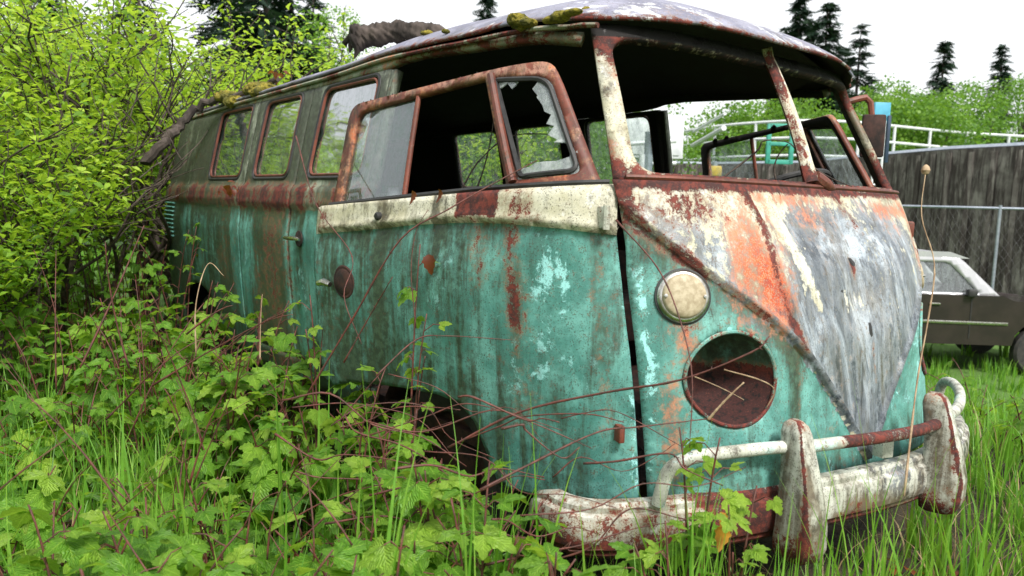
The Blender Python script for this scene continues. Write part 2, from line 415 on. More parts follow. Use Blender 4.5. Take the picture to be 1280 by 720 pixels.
# ---------------- front panel with the V
VL = [(.767, 1.152), (.740, 1.122), (.700, 1.078), (.655, 1.028), (.605, .988), (.554, .954), (.486, .900), (.410, .850), (.337, .790), (.266, .722), (.185, .642), (.10, .545), (.040, .470), (0, .425)]
def smooth_line(L, k=4):
    L = np.array(L, float)
    for _ in range(k):
        Q = L.copy(); Q[1:-1] = .25 * L[:-2] + .5 * L[1:-1] + .25 * L[2:]; L = Q
    return L
VLs = smooth_line(VL, 2)
Vnear = [(-a, b) for a, b in VLs]; Vfar = [(a, b) for a, b in VLs[::-1]]
Vline = Vnear + Vfar[1:]
edge_y = lambda z: np.interp(z, [.38, .5, .6, .7, .8, .9, 1.0, 1.1, 1.22], [.738, .742, .745, .750, .755, .756, .757, .763, .766])
Vline[0] = (-float(edge_y(Vline[0][1])), Vline[0][1]); Vline[-1] = (float(edge_y(Vline[-1][1])), Vline[-1][1])
Vpoly = Vline + [(.9, 1.3), (-.9, 1.3)]
zs = np.linspace(.40, 1.222, 14)
fp_outer = [(-edge_y(z), z) for z in zs] + [(edge_y(z), z) for z in zs[::-1]]
circ = lambda c, r, n=64: [(c[0] + r * math.cos(a), c[1] + r * math.sin(a)) for a in np.linspace(0, 2 * math.pi, n, endpoint=False)]
HL = (-.555, .731); HR = .119
VA = np.array(Vline)
def offset_in(L, o):
    L = np.array(L); T = np.gradient(L, axis=0); T /= np.linalg.norm(T, axis=1)[:, None]; N = np.stack([-T[:, 1], T[:, 0]], 1); Q = L + N * o
    Q = smooth_line(Q, 3); return Q[(np.abs(Q[:, 0]) < .745) & (Q[:, 1] < 1.205)]
def vdisp(P):
    ins = inside(Vpoly, P); d = segdist(P, VA)
    o = np.where(ins, .011 * sm(0, .012, d) + .010 * np.exp(-((d - .012) / .008) ** 2), 0)
    o = o - np.where(~ins, .004 * np.exp(-(d / .012) ** 2), 0)
    # dents, creases and the buckled ridge
    o = o + .010 * (fbm(P[:, 0] * 3.1 + 9, P[:, 1] * 3.1, 3) - .5) * sm(0, .1, d)
    o = o + np.where(ins, .010 * np.exp(-(segdist(P, [np.array(q) for q in ((-.40, 1.20), (-.375, 1.1), (-.385, 1.0), (-.36, .90))]) / .012) ** 2), 0)
    o = o - .014 * blob(P, (.02, .93), (.10, .16)) - .008 * blob(P, (-.2, 1.12), (.08, .06))
    for q in HLS: o = o - .004 * np.exp(-((np.hypot(P[:, 0] - q[0], P[:, 1] - q[1]) - HR) / .006) ** 2)
    return o
HLS = [HL, (-HL[0], HL[1])]
def fattr(P):
    y, z = P[:, 0], P[:, 1]; ins = inside(Vpoly, P); dV = segdist(P, VA)
    w1 = fbm(y * 9, z * 2.0, 5) - .5; w2 = fbm(y * 22, z * 3, 8) - .5
    orange = .85 * blob(P, (-.465, 1.03), (.075, .16), -8) - .25 * blob(P, (-.47, 1.02), (.02, .12)) + .75 * blob(P, (-.40, .93), (.05, .10), 10) + .62 * blob(P, (.60, 1.02), (.05, .17), 0) + .5 * blob(P, (-.12, 1.13), (.10, .05)) + .3 * blob(P, (.40, 1.12), (.12, .06))
    orange += .5 * blob(P, (-.17, 1.19), (.20, .02)) + .55 * blob(P, (.45, 1.17), (.25, .03)) + .35 * line_blob(P, [(-.34, 1.2), (-.33, 1.05), (-.34, .9)], .03)
    rust = .95 * np.exp(-((z - 1.215) / .014) ** 2) + .40 * blob(P, (-.62, 1.15), (.13, .06)) + .60 * line_blob(P, [(-.40, 1.22), (-.385, 1.1), (-.40, .98), (-.36, .84)], .016)
    rust += .55 * line_blob(P, [(-.755, 1.2), (-.755, 1.12), (-.62, .99)], .02) + .45 * line_blob(P, [(-.66, 1.06), (-.60, .985), (-.52, .93), (-.43, .865)], .014)
    rust += .8 * line_blob(P, [(-.36, .86), (-.33, .80)], .018) + .9 * blob(P, (.01, 1.0), (.022, .03)) + .6 * line_blob(P, [(.04, .80), (.045, .66)], .008)
    rust += np.where(ins, .17 * sm(1.08, 1.2, z) * (y < .1) + .06 * blob(P, (-.62, 1.12), (.12, .12)), 0) + .5 * line_blob(P, [(.1, 1.2), (.13, 1.12)], .03)
    rust += .7 * line_blob(P, [(.62, 1.03), (.64, .93)], .02)
    grey = np.where(ins, .30 + .50 * sm(-.36, -.22, y + (1 - z) * .3) - .40 * sm(.38, .6, y) - .30 * sm(1.10, 1.2, z) + .15 * sm(.9, .7, z), 0)
    grey = np.where(ins & (y < -.3), grey + .30 + .35 * sm(.99, .88, z) - .25 * blob(P, (-.46, 1.0), (.08, .2)), grey)
    dirt = np.where(ins, .14, .10 + .25 * sm(.60, .45, z))
    dirt += np.where(~ins, .55 * line_blob(P, [(-.39, .84), (-.37, .72), (-.36, .58), (-.37, .45)], .035) + .3 * blob(P, (-.62, .87), (.05, .06)), 0)
    dirt += np.where(~ins, .55 * np.exp(-(dV / .05) ** 2) * sm(.6, .85, z), 0)
    grey -= np.where(ins, .55 * line_blob(P, [(-.31, 1.2), (-.29, 1.05), (-.24, .9)], .022) + .35 * blob(P, (-.02, .90), (.11, .035)), 0)
    grey += np.where(~ins, .42 * np.exp(-(dV / .06) ** 2) * sm(.55, .85, z) + .35 * blob(P, (-.47, .87), (.06, .05)), 0)
    orange += np.where(~ins, .55 * blob(P, (-.665, .83), (.022, .085)) + .5 * blob(P, (-.70, .62), (.02, .2)), 0)
    rust += np.where(~ins, .45 * blob(P, (-.66, .865), (.035, .03)) + .35 * line_blob(P, [(-.36, .84), (-.34, .70), (-.35, .58)], .012), 0)
    for q in HLS: rust = rust + .45 * np.exp(-((np.hypot(y - q[0], z - q[1]) - HR) / .008) ** 2) * sm(.80, .68, z)
    pale = np.where(~ins, .12 * sm(-.3, 0, y) + .25 * blob(P, (-.56, .865), (.03, .05)) + .25 * line_blob(P, [(-.735, 1.0), (-.735, .5)], .012), .10 * sm(-.1, -.4, y))
    pale += np.where(ins, .22 * line_blob(P, [(-.30, 1.2), (-.28, 1.05), (-.2, .85)], .03) + .3 * blob(P, (0, .90), (.12, .05)), 0)
    hole = 1.2 * blob(P, (.015, 1.012), (.02, .011), -25) + 1.2 * line_blob(P, [(.040, .83), (.036, .80)], .009) + 1.0 * blob(P, (-.10, .93), (.014, .006)) + .9 * blob(P, (-.02, 1.08), (.004, .02))
    return dict(orange=orange + w1 * .3, rust=rust + w2 * .25 * (rust > .1), grey=grey + w1 * .5, dirt=dirt + w2 * .3, pale=pale, hole=hole)
front = patch('front_panel', front_map, fp_outer, [circ(q, HR) for q in HLS], [Vline, offset_in(Vline, .008), offset_in(Vline, .016), offset_in(Vline, .026)], .0125, [M['teal'], M['white']],
              zone=lambda c: inside(Vpoly, c), disp=vdisp, attrs=fattr, thick=.004, parent=BUS)
front['label'] = 'rounded front panel with a peeling rusty V over faded teal'

# ---------------- headlight buckets, rims, turn signals
for sg in (-1, 1):
    c2 = np.array([[sg * abs(HL[0]), HL[1]]]); P0, N0 = front_map(c2); P0 = P0[0]
    cx = P0[0]
    th = np.linspace(0, 2 * np.pi, 72, endpoint=False)
    ring2 = np.stack([c2[0, 0] + HR * np.cos(th), c2[0, 1] + HR * np.sin(th)], 1); R3, RN = front_map(ring2, .001)
    mb = MB(); mb.tube(R3, .0052, 8, closed=True); b = mb.build('headlight_rim', M['teal'], BUS)
    set_attr(b.data, 'rust', .35 + .4 * sm(.8, .65, np.array([v.co.z for v in b.data.vertices])))
    mb = MB()
    back = cx - .15
    V = []; k = len(R3)
    for t_ in (0, .35, .7, 1.0):
        Q = R3.copy(); Q[:, 0] = R3[:, 0] * (1 - t_) + back * t_; cc = np.array([0, c2[0, 0], c2[0, 1]]); sc = (1, .97, .90, .72)[int(t_ * 3 + .01)] if t_ < 1 else .72
        Q[:, 1:] = cc[1:] + (Q[:, 1:] - cc[1:]) * sc; V.append(Q)
    V.append(np.repeat([[back - .01, c2[0, 0], c2[0, 1]]], k, 0) + np.stack([0 * th, .02 * np.cos(th), .02 * np.sin(th)], 1))
    V = np.concatenate(V); F = [(i * k + q, i * k + (q + 1) % k, (i + 1) * k + (q + 1) % k, (i + 1) * k + q) for i in range(4) for q in range(k)]
    F.append(tuple(range(4 * k, 5 * k)))
    mb.add(V, F); ob = mb.build('headlight_bucket', M['teal'], BUS)
    zz = np.array([v.co.z for v in ob.data.vertices]); yy = np.array([v.co.y for v in ob.data.vertices])
    set_attr(ob.data, 'dirt', .75 + 0 * zz); set_attr(ob.data, 'rust', -.25 + 1.3 * sm(HL[1] + .035, HL[1] - .02, zz + .02 * np.sin(yy * 60))); set_attr(ob.data, 'hole', .36 + .14 * sm(HL[1] + .03, HL[1] - .03, zz))  # dirt and hole masks darken the bucket, hole most in its lower half
    tp, tn = front_map(np.array([[sg * .661, .937]])); tp, tn = tp[0], tn[0]
    ax = tn * np.array([1, 1, 1]); 
    mb = MB(); mb.lathe([(.067, -.012), (.068, .004), (.066, .009), (.060, .013), (.056, .013)], tp, ax, 40); sgo = mb.build('turn_signal', M['chrome'], BUS)
    mb = MB(); mb.lathe([(.0565, .012), (.055, .020), (.050, .025), (.038, .028), (.020, .0295), (.0, .030)], tp, ax, 40); lens = mb.build('lens', M['tan_lens'], sgo)
    mb = MB(); a1 = np.cross([0, 0, 1], ax); a1 /= np.linalg.norm(a1)
    
    for s_ in (-1, 1): mb = MB(); mb.lathe([(.0045, .018), (.0045, .029), (.0, .0295)], tp + a1 * s_ * .050, ax, 10); mb.build('screw', M['chrome'], sgo)
    
    mb = MB(); mb.lathe([(.072, -.004), (.072, .0025), (.066, .004)], tp, ax, 40); mb.build('gasket', M['rubber'], sgo)

# ---------------- windscreen frame (pillars + header)
pil = lambda z: np.interp(z, [1.222, 1.62, 1.68], [.764, .682, .672])
zz_ = np.linspace(1.224, 1.655, 10)
wf_outer = [(-pil(z), z) for z in zz_] + [(pil(z), z) for z in zz_[::-1]]
wh = fillet([(-.715, 1.246), (.705, 1.246), (.645, 1.618), (-.650, 1.618)], .06, 7)
def wattr(P):
    y, z = P[:, 0], P[:, 1]; n = fbm(y * 20, z * 7, 4) - .5
    return dict(rust=.16 + .75 * sm(1.30, 1.235, z) + .6 * sm(1.50, 1.60, z) + n * 1.2 + .5 * (np.abs(y) > .68) * (y > 0), orange=.22 + n * 1.4, pale=.05 + n * .4, dirt=.25 + .4 * (y > 0) + n, grey=.15 - n, hole=.8 * sm(1.60, 1.63, z))  # hole mask blackens the upper edge of the header, no opening there
wfr = patch('windscreen_frame', front_map, wf_outer, [wh], [], .014, [M['white']], attrs=wattr, thick=.028, parent=BUS)
wfr['label'] = 'flaking rusty windscreen pillars and sill with no glass left'
# sill flange
mb = MB(); q = np.array([(y, 1.231) for y in np.linspace(-.74, .74, 60)]); P, N = front_map(q, .006); mb.tube(P, .011, 8, flat=.7); b = mb.build('windscreen_sill', M['rust'], BUS)
q = np.array([(y, 1.262) for y in np.linspace(-.66, .66, 60)]); P, N = front_map(q, -.012)
# divider post
foot = front_map(np.array([[0.0, 1.235]]))[0][0]; top = front_map(np.array([[0.0, 1.640]]))[0][0]
mb = MB(); pts = [top + (.0, -.01, .03), top + (0, 0, 0)] + [foot + (top - foot) * t_ + np.array([.012 * math.sin(t_ * 3), 0, 0]) for t_ in (.9, .75, .6, .45, .3, .18, .1)] + [foot + (-.002, 0, .01)]
mb.tube(pts, [.022, .024, .024, .025, .026, .0265, .027, .027, .029, .031, ], 12, flat=.62)
o = mb.build('windscreen_divider', M['white'], BUS)
co = np.array([v.co[:] for v in o.data.vertices]); n = fbm(co[:, 2] * 14, co[:, 1] * 60, 3) - .5
set_attr(o.data, 'rust', .05 + n * 1.5 + .9 * sm(1.31, 1.25, co[:, 2]) + .4 * (co[:, 1] < 0)); set_attr(o.data, 'orange', .25 + n * 1.4); set_attr(o.data, 'pale', .2 + 0 * n)
mb = MB(); f2 = front_map(np.array([[0.015, 1.262], [.035, 1.25], [.07, 1.236], [.11, 1.226]]), .008)[0]; mb.tube(f2, [.020, .024, .022, .008], 10); mb.build('wiper_stub', M['rust'], BUS)

# ---------------- near and far side
def sattr_factory(sgn):
    def sattr(P):
        x, z = P[:, 0], P[:, 1]; n = fbm(x * 8, z * 2.2, 6) - .5; n2 = fbm(x * 20, z * 5, 9) - .5
        band = np.exp(-((z - 1.155) / .06) ** 4)
        rust = .80 * band * (.8 + n2 * 1.6) + .35 * np.exp(-(segdist(P, [np.array((-1.11, .4)), np.array((-1.11, 1.1))]) / .02) ** 2)
        rust += .45 * blob(P, (-1.3, .75), (.18, .5)) * (sgn < 0) + .25 * blob(P, (-1.9, .8), (.15, .4)) + n2 * .4
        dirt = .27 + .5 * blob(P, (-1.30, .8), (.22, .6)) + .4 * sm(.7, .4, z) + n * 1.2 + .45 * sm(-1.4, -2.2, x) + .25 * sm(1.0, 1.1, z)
        pale = -.05 + .25 * blob(P, (-1.62, .85), (.05, .15)) + .25 * blob(P, (-.98, .7), (.06, .3))
        return dict(rust=rust, dirt=dirt, pale=pale + n * .3, orange=.15 * band)
    return sattr
ZB = 1.103
def sdisp(P):
    z = P[:, 1]; return .016 * sm(ZB - .004, ZB + .018, z) * sm(1.212, 1.185, z) + .006 * (fbm(P[:, 0] * 2, P[:, 1] * 2, 2) - .5)
zone_side = lambda c: (c[:, 1] > ZB).astype(int)
WINS = [(-1.005, -.530), (-1.615, -1.195), (-2.245, -1.765)]
def win_loop(a, b, z0=1.235, z1=1.622): return fillet([(a, z0), (b, z0), (b - .006, z1), (a + .010, z1)], .055, 7)
def win_parts(par, fm, a, b, mat, sgn):
    L = resample(win_loop(a, b), .03); P, N = fm(L, -.006)
    mb = MB(); mb.tube(P, .0105, 8, closed=True); s_ = mb.build('window_seal', M['rubber'], par)
    L2 = resample(win_loop(a + .014, b - .014, 1.249, 1.608), .03); P, N = fm(L2, -.004); mb = MB(); mb.tube(P, .0062, 6, closed=True); mb.build('window_frame', M['rust'], par)
    patch('window_pane', fm, win_loop(a + .012, b - .012, 1.247, 1.610), (), (), .05, [mat], thick=0, parent=par, off=-.014)
for sgn in (-1, 1):
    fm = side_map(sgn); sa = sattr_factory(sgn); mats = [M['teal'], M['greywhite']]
    bl = lambda a, b, z0, z1: [(a, z0), (b, z0), (b, z1), (a, z1)]
    s_ = .02 if sgn < 0 else .04
    line = lambda a, b: [(a, ZB), (b, ZB)]
    # B pillar, cargo leaves, rear quarter
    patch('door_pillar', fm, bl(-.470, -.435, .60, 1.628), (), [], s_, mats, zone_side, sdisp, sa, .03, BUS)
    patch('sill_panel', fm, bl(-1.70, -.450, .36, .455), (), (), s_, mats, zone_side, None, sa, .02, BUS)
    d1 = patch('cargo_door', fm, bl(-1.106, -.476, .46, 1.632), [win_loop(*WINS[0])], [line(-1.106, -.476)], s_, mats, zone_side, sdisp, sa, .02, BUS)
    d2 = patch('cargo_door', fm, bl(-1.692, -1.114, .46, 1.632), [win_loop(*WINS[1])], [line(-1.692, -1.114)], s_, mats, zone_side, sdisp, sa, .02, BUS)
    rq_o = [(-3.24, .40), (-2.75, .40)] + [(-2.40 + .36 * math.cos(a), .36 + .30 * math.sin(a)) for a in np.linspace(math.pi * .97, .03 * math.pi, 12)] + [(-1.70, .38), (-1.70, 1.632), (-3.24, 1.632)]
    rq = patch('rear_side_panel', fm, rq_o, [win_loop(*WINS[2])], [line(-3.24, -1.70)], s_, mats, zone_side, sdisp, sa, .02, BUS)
    for a, p_ in zip(WINS, (d1, d2, rq)): win_parts(p_, fm, a[0], a[1], M['glass'] if sgn < 0 else M['glass_far'], sgn)
    # header rail above the doors
    def hattr(P):
        n = fbm(P[:, 0] * 8, P[:, 1] * 8, 16) - .5
        return dict(rust=.15 + n * 1.6 + .5 * sm(-.55, -.35, P[:, 0]), orange=.2 - n, dirt=.3 + n)
    patch('roof_rail', fm, [(-3.24, 1.636), (-.56, 1.636), (-.50, 1.640), (-.44, 1.655), (-.30, 1.668), (.43, 1.672), (.43, 1.70), (-3.24, 1.70)], (), (), s_, [M['greywhite']], None, None, hattr, .03, BUS)
    # dark jambs behind the gaps
    for xj in (-.473, -1.11, -1.696):
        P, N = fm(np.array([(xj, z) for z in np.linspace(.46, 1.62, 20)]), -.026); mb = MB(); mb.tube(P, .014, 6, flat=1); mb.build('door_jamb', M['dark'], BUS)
    # louvres
    fr_ = MB()
    for i in range(9):
        z = .905 + i * .024
        q = np.array([(x, z) for x in np.linspace(-2.99, -2.77, 10)]); P, N = fm(q, .006); fr_.tube(P, .0085, 6, flat=.6)
    fr_.build('louvre_vent', M['teal'], rq)

# rear panel
zr = np.linspace(.40, 1.63, 10)
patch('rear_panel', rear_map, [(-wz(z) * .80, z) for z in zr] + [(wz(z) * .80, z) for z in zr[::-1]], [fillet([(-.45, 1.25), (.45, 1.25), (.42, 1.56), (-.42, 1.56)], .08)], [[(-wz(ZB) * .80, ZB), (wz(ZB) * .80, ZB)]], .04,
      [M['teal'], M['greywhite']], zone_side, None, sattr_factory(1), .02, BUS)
patch('window_pane', rear_map, fillet([(-.45, 1.25), (.45, 1.25), (.42, 1.56), (-.42, 1.56)], .08), (), (), .08, [M['glass_far']], thick=0, parent=BUS, off=-.012)

# cargo handle on the near side
fm = side_map(-1)
mb = MB(); P, N = fm(np.array([(-1.075, .985), (-1.03, .985), (-.975, .986), (-.925, .984)]), .030); mb.tube(P, [.006, .0095, .009, .005], 8)
P, N = fm(np.array([(-.99, .985), (-.99, .985)]), np.array([.0, .03])); mb.tube(P, .009, 8); mb.build('cargo_door_handle', M['chrome'], BUS)
mb = MB(); P, N = fm(np.array([(-.985, .985)]), .003); mb.lathe([(.034, 0), (.033, .004), (.0, .006)], P[0], N[0], 20); mb.build('handle_escutcheon', M['darkrust'], BUS)

# ---------------- cab doors
def door_xf(sgn, al, sg):
    H = np.array([.66, sgn * .80, 1.0]); al, sg = rad(al), rad(sg)
    def f(P):
        Q = np.array(P, float) - H; x, y, z = Q[:, 0], Q[:, 1], Q[:, 2]
        ca, sa = math.cos(sg), math.sin(sg); x, z = x * ca + z * sa, -x * sa + z * ca
        a = -sgn * al; ca, sa = math.cos(a), math.sin(a); x, y = x * ca - y * sa, x * sa + y * ca
        return H + np.stack([x, y, z], 1)
    return f
def make_door(sgn, al, sg, s):
    xf = door_xf(sgn, al, sg); fm = side_map(sgn)
    D = lambda pts, off: xf(fm(np.array(pts, float), off)[0])
    band = [(-.47, 1.096), (-.433, 1.098), (-.188, 1.108), (.025, 1.120), (.235, 1.124), (.391, 1.118), (.552, 1.103), (.683, 1.084)]
    out = [(-.47, 1.188), (-.47, .60), (-.42, .575), (-.30, .60), (-.07, .612), (.097, .612), (.19, .598), (.245, .55), (.285, .45), (.315, .372), (.42, .364), (.60, .380), (.742, .405), (.738, .54), (.731, .67), (.720, .79), (.702, .91), (.690, 1.0), band[-1], (.674, 1.213), (.30, 1.209), (-.05, 1.198)]
    bpoly = band + [(.8, 1.3), (-.6, 1.3)]; BA = np.array(band)
    def dd(P):
        ins = inside(bpoly, P); d = segdist(P, BA); x = P[:, 0]
        e = sm(-.462, -.43, x)
        return np.where(ins, e * (.014 * sm(0, .012, d) * sm(0, .03, 1.225 - P[:, 1]) + .008 * np.exp(-((d - .012) / .009) ** 2)), -.003 * np.exp(-(d / .01) ** 2)) + .012 * (fbm(x * 2.2, P[:, 1] * 2.2, 12) - .5) * sm(0, .08, d)
    def da(P):
        x, z = P[:, 0], P[:, 1]; ins = inside(bpoly, P); n = fbm(x * 9, z * 2.2, 21) - .5; n2 = fbm(x * 16, z * 12, 23) - .5
        rust = np.where(ins, 1.5 * (sm(.088, .07, np.abs(x - .285) + n2 * .03)) * sm(1.135, 1.15, z + n2 * .02) + .65 * blob(P, (.44, 1.16), (.06, .08)) + .55 * blob(P, (-.42, 1.14), (.06, .05)), 0)
        rust += np.where(~ins, .50 * line_blob(P, [(.41, 1.12), (.415, 1.0), (.42, .86)], .032) + .45 * line_blob(P, [(.28, 1.1), (.30, .98)], .035) + .25 * line_blob(P, [(.42, .9), (.43, .6)], .05), 0)
        dirt = np.where(ins, .24 + .25 * sm(1.14, 1.11, z) - .1 * sm(.4, .6, x), .34 + .12 * sm(.9, .5, z) - .20 * sm(.4, .7, x) + .15 * sm(.98, 1.1, z)) + n * .8
        dirt += np.where(~ins, .35 * blob(P, (-.2, .8), (.3, .35)) + .25 * line_blob(P, [(-.2, 1.08), (-.23, .9)], .03), 0)
        pale = np.where(~ins, .16 * blob(P, (.52, 1.0), (.16, .10)) + .17 * blob(P, (.10, .97), (.14, .13)) + .24 * blob(P, (.45, .75), (.1, .15)) + .35 * line_blob(P, [(.715, .95), (.735, .6), (.73, .42)], .018) + .1 * sm(-.1, -.4, x), .15 * sm(.4, .6, x)) + n2 * .3
        orange = np.where(~ins, .24 * line_blob(P, [(.64, 1.05), (.655, .8), (.66, .6)], .02), .2 * blob(P, (.29, 1.13), (.12, .02)))
        return dict(rust=rust + n2 * .3 * (rust > .1), dirt=dirt, pale=pale, orange=orange)
    root = patch('cab_door', fm, out, (), [band], s, [M['teal'], M['white']], lambda c: inside(bpoly, c), dd, da, .030, BUS, xf)
    root['label'] = 'open teal front door with a cream band along its top' if sgn < 0 else 'far front door standing ajar'
    # window frame
    fo = fillet([(-.405, 1.185), (-.380, 1.535), (.445, 1.572), (.49, 1.50), (.646, 1.213), (.30, 1.209), (-.05, 1.197)], [0, .05, .05, .03, 0, 0, 0], 6)
    h1 = fillet([(-.366, 1.206), (-.337, 1.505), (.236, 1.541), (.368, 1.226)], [.01, .04, .01, .01], 5)
    h2 = fillet([(.402, 1.238), (.264, 1.538), (.450, 1.524), (.592, 1.248)], [.012, .012, .04, .03], 6)
    fr = patch('window_frame', fm, fo, [h1, h2], (), .014 if sgn < 0 else .02, [M['rust']], None, lambda P: .002 * (fbm(P[:, 0] * 9, P[:, 1] * 9, 4) - .5),
               lambda P: dict(orange=.25 + 1.2 * (fbm(P[:, 0] * 12, P[:, 1] * 12, 7) - .5), pale=.1 + .2 * (P[:, 1] > 1.53), dirt=.3 * sm(-.2, -.4, P[:, 0])), .022, root, xf, off=-.012)
    mb = MB(); mb.tube(D(resample([(-.41, 1.196), (-.05, 1.208), (.30, 1.219), (.655, 1.222)], .04, False), -.004), .0075, 6); mb.build('belt_seal', M['rubber'], root)
    mb = MB(); mb.tube(D(resample(fillet([(.413, 1.247), (.276, 1.530), (.444, 1.516), (.580, 1.257)], [.012, .012, .04, .03], 6), .02), -.012), .0075, 6, closed=True); mb.build('vent_seal', M['rubber'], fr)
    mb = MB(); mb.tube(D([(-.052, 1.20), (-.05, 1.37), (-.048, 1.525)], -.018), .0085, 8); b = mb.build('glass_edge_channel', M['rust'], fr)
    mb = MB(); mb.tube(D([(.395, 1.232), (.36, 1.31), (.32, 1.405), (.262, 1.545)], -.004), .012, 8); mb.build('vent_post', M['rust'], fr)
    patch('window_pane', fm, [(-.366, 1.205), (-.052, 1.207), (-.050, 1.521), (-.337, 1.507)], (), (), .06, [M['glass_door'] if sgn < 0 else M['glass_far']], thick=0, parent=root, xf=xf, off=-.026)
    if sgn < 0:
        rj = random.Random(4)
        sh1 = [(.402, 1.240), (.590, 1.248), (.588, 1.262), (.555, 1.325), (.545, 1.318), (.549, 1.300), (.52, 1.292), (.46, 1.278), (.43, 1.268), (.41, 1.275)]
        sh2 = [(.555, 1.325), (.452, 1.520), (.41, 1.526), (.416, 1.505), (.405, 1.497), (.425, 1.478), (.417, 1.462), (.445, 1.445), (.447, 1.425), (.470, 1.410), (.466, 1.392), (.488, 1.385), (.482, 1.362), (.503, 1.352), (.506, 1.335), (.53, 1.335)]
        sh3 = [(.266, 1.536), (.352, 1.530), (.35, 1.512), (.335, 1.503), (.322, 1.512), (.300, 1.505), (.285, 1.515)]
        for s3 in (sh1, sh2, sh3):
            s3 = [(a_ + rj.uniform(-.007, .007), b_ + rj.uniform(-.008, .008)) for a_, b_ in s3]
            V2, F = patch2d(s3, (), (), .03); P, N = fm(V2, -.014 + .0015 * RNG.standard_normal(len(V2))); mb = MB(); mb.add(xf(P), np.ascontiguousarray(F)); ob = mb.build('broken_glass', M['glass_broken'], fr, smooth=False)
            sd = ob.modifiers.new('t', 'SOLIDIFY'); sd.thickness = .004
    else:
        patch('window_pane', fm, [(.402, 1.240), (.590, 1.248), (.448, 1.522), (.266, 1.536)], (), (), .06, [M['glass_far']], thick=0, parent=root, xf=xf, off=-.016)
        hz = D([(-.25, .94), (-.1, .94)], -.05)
    # handle remains, knob, hinge
    c0 = D([(-.305, .938)], .0005)[0]; c1 = D([(-.305, .938)], .1)[0]; ax = (c1 - c0) / np.linalg.norm(c1 - c0)
    mb = MB(); mb.lathe([(.056, -.001), (.052, .002), (.044, .0015), (.040, .004), (.015, .005), (0, .005)], c0, ax, 32); mb.build('handle_recess', M['darkrust'], root)
    mb = MB(); a_ = D([(-.418, .932), (-.385, .938), (-.352, .930)], .022); mb.tube(a_, [.010, .013, .009], 8); mb.tube(np.array([c0 + (a_[1] - c0) * .8, a_[1]]), .008, 8); mb.build('door_handle', M['chrome'], root)
    mb = MB(); k0 = D([(-.123, 1.148)], .012)[0]; mb.lathe([(.013, -.004), (.013, .012), (.009, .016), (0, .017)], k0, ax, 14); mb.build('lock_knob', M['rubber'], root)
    mb = MB()
    h0 = D([(.652, 1.128)], .016)[0]; rotz = np.array([[math.cos(-.35 * -sgn), -math.sin(-.35 * -sgn), 0], [math.sin(-.35 * -sgn), math.cos(-.35 * -sgn), 0], [0, 0, 1]])
    mb.box(h0, (.020, .010, .028), rotz, bev=.003); mb.tube([h0 + rotz @ (.021, 0, -.03), h0 + rotz @ (.021, 0, .03)], .009, 8)
    hb = mb.build('door_hinge', M['bumper'], root); set_attr(hb.data, 'rust', np.full(len(hb.data.vertices), .2))
    mb = MB(); h0 = D([(.70, .58)], .010)[0]; mb.box(h0, (.016, .008, .022), rotz, bev=.003); mb.build('door_hinge', M['rust'], root)
    return root
make_door(-1, 10, -3.2, .0135)
make_door(1, 12, -3.0, .03)

# ---------------- roof
RW, RXF, RXR = .762, .672, -3.36
def roof_d(x, y):
    a = np.clip((x - XC) / (RXF - XC), 0, None); b = np.clip((-2.6 - x) / (-2.6 - RXR), 0, None); c = np.abs(y) / RW
    return np.where(a > 0, (a ** 3.3 + c ** 3.3) ** (1 / 3.3), np.where(b > 0, (b ** 2.8 + c ** 2.8) ** (1 / 2.8), c))
def roof_edge(x): return np.interp(x, [-3.36, -2, -1, -.5, 0, .3, .5, .68], [1.60, 1.650, 1.670, 1.690, 1.680, 1.674, 1.664, 1.664])
def roof_z(x, y):
    d = np.clip(roof_d(x, y), 0, 1); H = np.interp(x, [-3.3, -2, -1, -.3, .2, .68], [.12, .13, .16, .20, .19, .18])
    e = roof_edge(x) - .045 * sm(.25, .75, y) * sm(-.4, .4, x)
    return e + H * (1 - d ** 2) ** (1 / 1.2)
def roof_map(p, off=0):
    x, y = p[:, 0], p[:, 1]; z = roof_z(x, y); e = .004
    gx = (roof_z(x + e, y) - roof_z(x - e, y)) / (2 * e); gy = (roof_z(x, y + e) - roof_z(x, y - e)) / (2 * e)
    N = np.stack([-np.clip(gx, -4, 4), -np.clip(gy, -4, 4), np.ones_like(gx)], 1); N /= np.linalg.norm(N, axis=1)[:, None]
    P = np.stack([x, y, z], 1); return P + N * (np.asarray(off)[:, None] if np.ndim(off) else off), N
roof_map.flip = False
def roof_loop(sc=1.0):
    L = []
    for t_ in np.linspace(-1, 1, 61):     # front arc by y
        y = t_ * RW; x = XC + (RXF - XC) * (max(0, 1 - abs(t_) ** 3.3)) ** (1 / 3.3); L.append((x, y))
    for x in np.linspace(0, -2.55, 30): L.append((x, RW))
    for t_ in np.linspace(1, -1, 31):
        x = -2.6 - (-2.6 - RXR) * (max(0, 1 - abs(t_) ** 2.8)) ** (1 / 2.8); L.append((x, t_ * RW))
    for x in np.linspace(-2.55, 0, 30): L.append((x, -RW))
    c = np.array([-1.2, 0]); 
    return (np.array(L) - c) * sc + c
def roof_nibble(L):   # rust-eaten visor and cab edge
    L = resample(L, .014); c = np.array([-1.2, 0]); n = fbm(L[:, 0] * 24, L[:, 1] * 24, 31) ; w = sm(-.7, -.3, L[:, 0])
    n = fbm(L[:, 0] * 7, L[:, 1] * 7, 31); cut = .016 * w * sm(.55, .8, n) + .0015 * w * (fbm(L[:, 0] * 40, L[:, 1] * 40, 3) - .5)
    d = c - L; d[:, 0] = np.where(L[:, 0] > .3, -1, 0); d[:, 1] = -np.sign(L[:, 1]) * (np.abs(L[:, 1]) > .5); d /= np.linalg.norm(d, axis=1)[:, None] + 1e-9
    return L + d * (cut[:, None])
